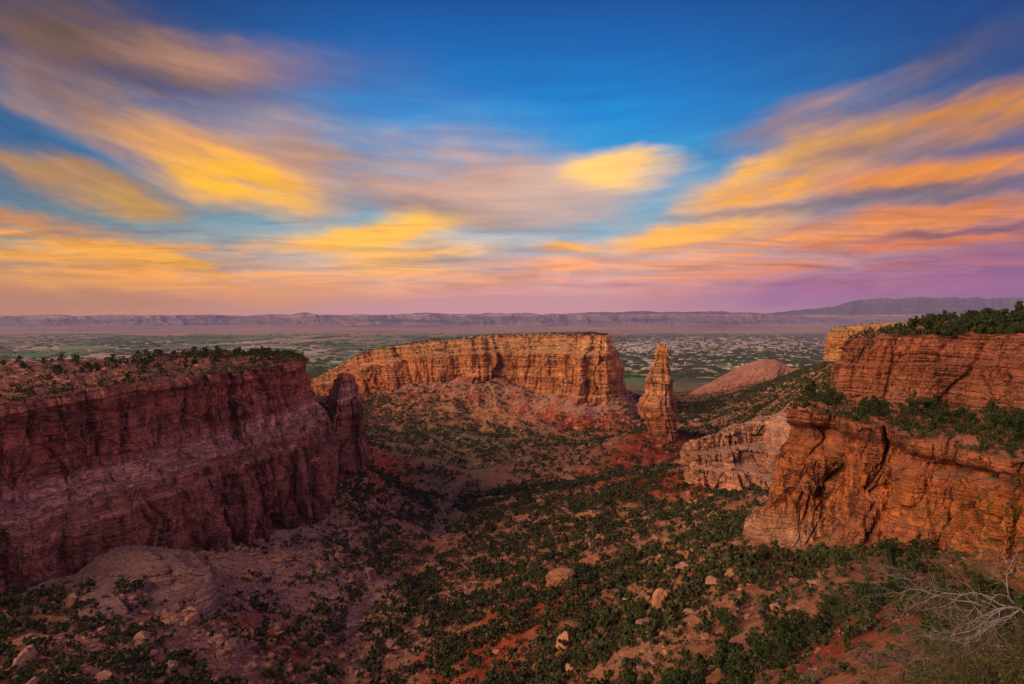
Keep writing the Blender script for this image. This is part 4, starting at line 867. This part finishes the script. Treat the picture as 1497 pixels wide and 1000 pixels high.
def ico(sub):
    import bmesh
    bm = bmesh.new(); bmesh.ops.create_icosphere(bm, subdivisions=sub, radius=1.0)
    V = np.array([v.co[:] for v in bm.verts]); Fc = np.array([[v.index for v in f.verts] for f in bm.faces]); bm.free(); return V, Fc
I1, F1 = ico(1); I2, F2 = ico(2); I3, F3 = ico(3)
def bake(name, P, sx, sz, rng, mat, label, cat, quadn=0, leaf=0.13):
    """one mesh of many small copies, each turned and scaled on its own"""
    n = len(P)
    if quadn:
        tmpl = [crown_pts(rng, 9, 0.23, 0.85, quadn, leaf) for _ in range(24)]
        ti = rng.integers(0, 24, n); T = np.array(tmpl)[ti].reshape(n, -1, 3)
        Fc = np.arange(n * quadn * 4).reshape(-1, 4)
    else:
        tm = np.array([I1 * (1 + rng.uniform(-.38, .38, (len(I1), 1))) * rng.uniform(.75, 1.25, 3) for _ in range(24)])
        T = tm[rng.integers(0, 24, n)]; Fc = (F1[None] + (np.arange(n) * len(I1))[:, None, None]).reshape(-1, 3)
    th = rng.uniform(0, 6.283, n); c, s = np.cos(th)[:, None], np.sin(th)[:, None]
    x = (T[..., 0] * c - T[..., 1] * s) * sx[:, None] + P[:, 0:1]; y = (T[..., 0] * s + T[..., 1] * c) * sx[:, None] + P[:, 1:2]; z = T[..., 2] * sz[:, None] + P[:, 2:3]
    o = link(name, mesh_np(name, np.stack([x, y, z], -1).reshape(-1, 3), Fc, mat)); tag(o, label, cat, kind='stuff'); return o
rest = np.array([i for i in range(len(pts)) if i not in used])
nearm = rest[pts[rest, 1] < 620]; farm = rest[pts[rest, 1] >= 620]
P3 = np.column_stack([pts, gz - 0.1])
bake('scrub', P3[nearm], hts[nearm] * 0.95, hts[nearm], rngs, SCRUB, 'scattered dark scrub over the canyon floor', 'scrub', quadn=64, leaf=0.115)
bake('scrub', P3[farm], hts[farm] * 1.0, hts[farm], rngs, SCRUB, 'scattered dark scrub over the far canyon floor and slopes', 'scrub', quadn=12, leaf=0.2)
# far hillsides
def hill_density(X, Y):
    z = X / Y; return np.clip(0.55 + 0.8 * fbm(X / 160, Y / 160, 3.5, 3), 0.05, 1) * free(X, Y) * (z > 0.14)
hp = scatter(7000, 1000, 2700, hill_density, rngs); hz = ground_z(hp[:, 0], hp[:, 1]); hh = rngs.uniform(2.0, 5.0, len(hp)) * (0.7 + hp[:, 1] / 3200)
bake('scrub', np.column_stack([hp, hz - .2]), hh * 1.3, hh * 0.9, rngs, SCRUB, 'dark scrub over the hills behind the spire', 'scrub', quadn=10, leaf=0.22)
# scrub on mesa top, ledges and benches
def surf_scrub(V, r0, r1, n, smin, smax, mat, label, slope=None):
    i = rngs.integers(r0, min(r1, V.shape[0] - 1), n * 6); j = rngs.integers(0, V.shape[1] - 1, n * 6)
    du = V[i + 1, j] - V[i, j]; dv = V[i, j + 1] - V[i, j]; nn = np.cross(du, dv); nz = np.abs(nn[:, 2]) / (np.linalg.norm(nn, axis=1) + 1e-9)
    ok = np.where(nz > (slope or 0.6))[0][:n]; p = V[i[ok], j[ok]]
    h = rngs.uniform(smin, smax, len(p)); bake('scrub', p - np.array([0, 0, .1]), h * 1.0, h, rngs, mat, label, 'scrub', quadn=22)
surf_scrub(MV, MR, MR + 39, 2600, 2.5, 6.0, SCRUB, 'scrub along the flat top of the central mesa')
surf_scrub(MV, int(MR * .55), MR - 4, 900, 2.0, 5.5, SCRUB, 'scrub on the benches of the central mesa wall', 0.5)
surf_scrub(LV, LR + 6, LR + 128, 4600, 0.8, 5.5, SCRUB, 'low scrub on the flat top of the left cliff')
surf_scrub(RLV, RLR + 1, RLR + 68, 1600, 0.9, 3.4, SCRUB, 'low scrub on the ledge of the right cliff')
surf_scrub(RLV[:, RLV.shape[1] * 6 // 10:], int(RLR * .15), int(RLR * .85), 420, 0.8, 2.4, FRESH, 'olive brush clinging to the slope of the right cliff', 0.35)
surf_scrub(OV, int(OR_ * .2), OR_ + 38, 420, 1.2, 4.0, SCRUB, 'scrub on the pale stepped ledges', 0.55)
surf_scrub(SV, SR + 10, SR + 58, 60, 0.8, 1.8, SCRUB, 'scrub behind the mauve slickrock')
surf_scrub(BV, BR + 2, BR + 38, 120, 1.2, 3.0, SCRUB, 'scrub on top of the tan butte')
surf_scrub(RUV, RUR + 2, RUR + 78, 700, 1.0, 4.0, SCRUB, 'low scrub on top of the right cliff')

# stones
def rub_density(X, Y):
    rubble = np.exp(-((X + 165) / 85) ** 2 - ((Y - 450) / 140) ** 2); tal = np.exp(-(poly_dist(X, Y, np.array(MESA_FOOT)) / 80) ** 2)
    return np.clip(0.10 + 0.9 * rubble + 0.8 * tal + 0.6 * np.exp(-((X + 120) / 60) ** 2 - ((Y - 300) / 60) ** 2) + 0.5 * fbm(X / 50, Y / 50, 1.5, 3), 0.03, 1) * free(X, Y)
sp = np.concatenate([scatter(700, 20, 120, rub_density, rngs) , scatter(1500, 60, 260, rub_density, rngs), scatter(15000, 220, 720, rub_density, rngs), scatter(9000, 700, 1500, rub_density, rngs)])
sz_ = np.clip(rngs.lognormal(math.log(0.75), 0.62, len(sp)), 0.25, 5.0) * np.where(sp[:, 1] > 700, 1.7, 1.0) * np.interp(sp[:, 1], [20, 120, 250], [0.25, 0.55, 1.0])
sgz = ground_z(sp[:, 0], sp[:, 1])
ss_ = np.where((np.abs(sp[:, 0] / sp[:, 1]) < 0.84) & ((HY - F * sgz / sp[:, 1]) < 1000), sz_ / sp[:, 1], 0)
od = np.argsort(-ss_); bsel = od[:280]; rsel = od[280:]
def boulder_mesh(seed, mat):
    V = I3.copy(); 
    for _ in range(8):                               # cleave flat faces off a lump
        rng = np.random.default_rng(seed * 31 + _); n = rng.normal(size=3); n /= np.linalg.norm(n); d = rng.uniform(0.38, 0.75)
        q = V @ n; V = V - np.maximum(q - d, 0)[:, None] * n
    V = V * (1 + 0.13 * fbm(V[:, 0] * 2.5, V[:, 1] * 2.5, V[:, 2] * 4 + seed, 3)[:, None]); return mesh_np('boulder', V, F3, mat)
BM_ = [boulder_mesh(i, BOULDER_ROCK if i % 2 else TAN_BOULDER) for i in range(8)]
for i in bsel:
    o = link('boulder', random.choice(BM_)); x, y = sp[i]; r = sz_[i]; o.location = (x, y, sgz[i] + 0.25 * r)
    o.rotation_euler = (random.uniform(-.3, .3), random.uniform(-.3, .3), random.uniform(0, 6.28)); o.scale = (r * random.uniform(.9, 1.4), r * random.uniform(.8, 1.2), r * random.uniform(.6, .95))
    tag(o, 'angular sandstone boulder lying among the scrub of the canyon', 'boulder', 'boulders strewn over the canyon slopes')
bake('rubble', np.column_stack([sp[rsel], sgz[rsel] + 0.15 * sz_[rsel]]), sz_[rsel], sz_[rsel] * .75, rngs, BOULDER_ROCK, 'small loose stones over the slopes', 'rubble')

# --- single rocks
def lone(name, px, py, Y, prof, mat, label, cat, seed, depth=1.0, ms=0.3):
    o = blob_tower(name, prof, Y, depth, mat, 150, 110, ms, seed, cols=0.6, strata=1.6, rough=1.5, squash=3.0, turn=25); tag(o, label, cat)
KNOB = rock_mat('ochre_sandstone', -160, -120, [(0.0, (0.42, 0.17, 0.08)), (0.4, (0.46, 0.19, 0.09)), (0.6, (0.54, 0.29, 0.15)), (1.0, (0.52, 0.30, 0.17))], 0.3, 0.3, dust=(0.50, 0.30, 0.18), dustk=0.5)
lone('capped_boulder', 0, 0, 352, [(886, 801, 822), (872, 803, 823), (862, 802, 822), (858, 797, 828), (850, 797, 832), (845, 798, 836), (840, 804, 840), (836, 812, 838), (834, 816, 832)], KNOB, 'ochre boulder with a wide layered cap in the canyon bottom', 'boulder', 91)
o = link('boulder', boulder_mesh(43, BOULDER_ROCK)); o.location = W(543, 838, 430); o.scale = (6.5, 6, 5.5); o.rotation_euler = (0.2, 0.1, 0.6)
tag(o, 'largest angular mauve boulder, standing beside the dry wash', 'boulder')
for (px, py, Y, sc, lab, sd_) in [(828, 935, 240, (4.5, 4, 5.5), 'craggy tan rock block on the slope below the capped boulder', 51), (962, 868, 222, (2.2, 2.6, 6.0), 'leaning narrow tan rock blade on the slope left of the cliff foot', 52), (868, 968, 215, (3.2, 2.6, 1.8), 'flat tan rock slab lying low in the brush of the near slope', 53)]:
    o = link('boulder', boulder_mesh(sd_, TAN_BOULDER)); x, y, _ = W(px, py, Y); o.location = (x, y, float(ground_z(np.array([x]), np.array([y]))[0]) + sc[2] * .25); o.scale = sc; o.rotation_euler = (.15, .25, 1.0); tag(o, lab, 'boulder')

# --- near brush in the bottom right corner
def branch_set(rng, root, d0, length, r0, depth, spread, out, gravity=0.0):
    p = np.array(root, float); d = np.array(d0, float); d /= np.linalg.norm(d); pts = [p]; n = 9
    for i in range(n):
        d = d + rng.normal(0, 0.30, 3) + np.array([0, 0, gravity]); d /= np.linalg.norm(d); p = p + d * length / n; pts.append(p)
        if depth > 0 and i >= 1 and rng.uniform() < 0.75:
            dd = d + rng.normal(0, spread, 3); branch_set(rng, p, dd, length * rng.uniform(.35, .65), r0 * (1 - i / n) * 0.6 + 0.002, depth - 1, spread, out, gravity)
    out.append((pts, r0, max(r0 * 0.18, 0.0025), 5))
rb = np.random.default_rng(23); items = []
root = W(1492, 890, 15.0)
for d0, L in [((-1, -.1, .22), 2.6), ((-1, .3, .05), 2.5), ((-.9, -.3, -.18), 2.0), ((-.8, .2, .5), 1.7), ((-.9, .1, -.02), 3.0), ((-.8, -.2, -.45), 2.0), ((-1, .2, -.25), 2.4)]:
    branch_set(rb, (root[0], root[1], root[2]), d0, L, 0.021, 2, 0.6, items, -0.01)
stem = [(root[0] + 1.6, root[1] + .2, root[2] - 2.3), (root[0] + .8, root[1] + .1, root[2] - .9), root]
items.append((stem, 0.05, 0.024, 7))
dead = empty('dead_shrub', stem[0]); tag(dead, 'bleached bare branches of a dead shrub in the bottom right corner', 'shrub')
me = tubes_mesh('branches', items, DEADWOOD); me.transform(Matrix.Translation(-Vector(stem[0]))); link('branches', me, dead)
def leafy(px, py, Y, h, seed, label, leafn=1500):
    leafn = int(leafn * 2.2)
    rng = np.random.default_rng(seed); x, y, _ = W(px, py, Y); z = float(ground_z(np.array([x]), np.array([y]))[0])
    it = []; tips = []
    for k in range(13):
        th = rng.uniform(0, 6.28); sub = []
        branch_set(rng, (0, 0, -0.2), (math.cos(th) * .55, math.sin(th) * .55, 1), h * rng.uniform(.7, 1.15), 0.022 * h / 2, 2, 0.5, sub); it += sub
        for q in sub: tips += [p for p in q[0][2:]]
    r = empty('leafy_shrub', (x, y, z)); tag(r, label, 'shrub')
    link('stems', tubes_mesh('stems', it, BARK), r)
    tips = np.array(tips); c = tips[rng.integers(0, len(tips), leafn)] + rng.normal(0, 0.06, (leafn, 3))
    nrm = rng.normal(size=(leafn, 3)); nrm /= np.linalg.norm(nrm, axis=1)[:, None]; tt = np.cross(nrm, rng.normal(size=(leafn, 3))); tt /= np.linalg.norm(tt, axis=1)[:, None]; bb = np.cross(nrm, tt)
    s = rng.uniform(.02, .055, (leafn, 1)); q = np.stack([c - tt * s, c - bb * s * .5, c + tt * s, c + bb * s * .5], 1)
    link('leaves', quads_mesh('leaves', q, FRESH), r)
leafy(1405, 960, 16, 2.0, 1, 'olive-leaved shrub below the dead branches')
leafy(1482, 880, 19, 5.2, 2, 'tallest leafy shrub at the right edge of the picture', 6000)
leafy(1465, 990, 13, 2.6, 3, 'dark twiggy shrub in the very bottom right corner', 3200)
leafy(1500, 960, 15, 3.4, 4, 'leafy shrub half cut off by the right edge beside the dead branches', 4500)
leafy(1340, 985, 24, 1.8, 5, 'small twiggy shrub left of the dead branches', 900)

# ------------------------------------------------------------------ the blue evening air
def haze():
    m = bpy.data.materials.new('evening_air'); m.use_nodes = True; t = m.node_tree; t.nodes.clear()
    out = t.nodes.new('ShaderNodeOutputMaterial'); v = t.nodes.new('ShaderNodeVolumePrincipled')
    v.inputs['Color'].default_value = (0.50, 0.54, 1.0, 1); v.inputs['Density'].default_value = 0.000018; v.inputs['Anisotropy'].default_value = 0.0
    t.links.new(v.outputs[0], out.inputs['Volume'])
    x0, x1, y0, y1, z0, z1 = -50000, 50000, -400, 40000, -480, 1330
    V = [(x, y, z) for z in (z0, z1) for y in (y0, y1) for x in (x0, x1)]
    Fc = [(0, 2, 3, 1), (4, 5, 7, 6), (0, 1, 5, 4), (2, 6, 7, 3), (0, 4, 6, 2), (1, 3, 7, 5)]
    o = link('haze', mesh_np('haze', V, np.array(Fc), m)); tag(o, 'thin violet haze over the valley', 'haze', kind='stuff')
haze()
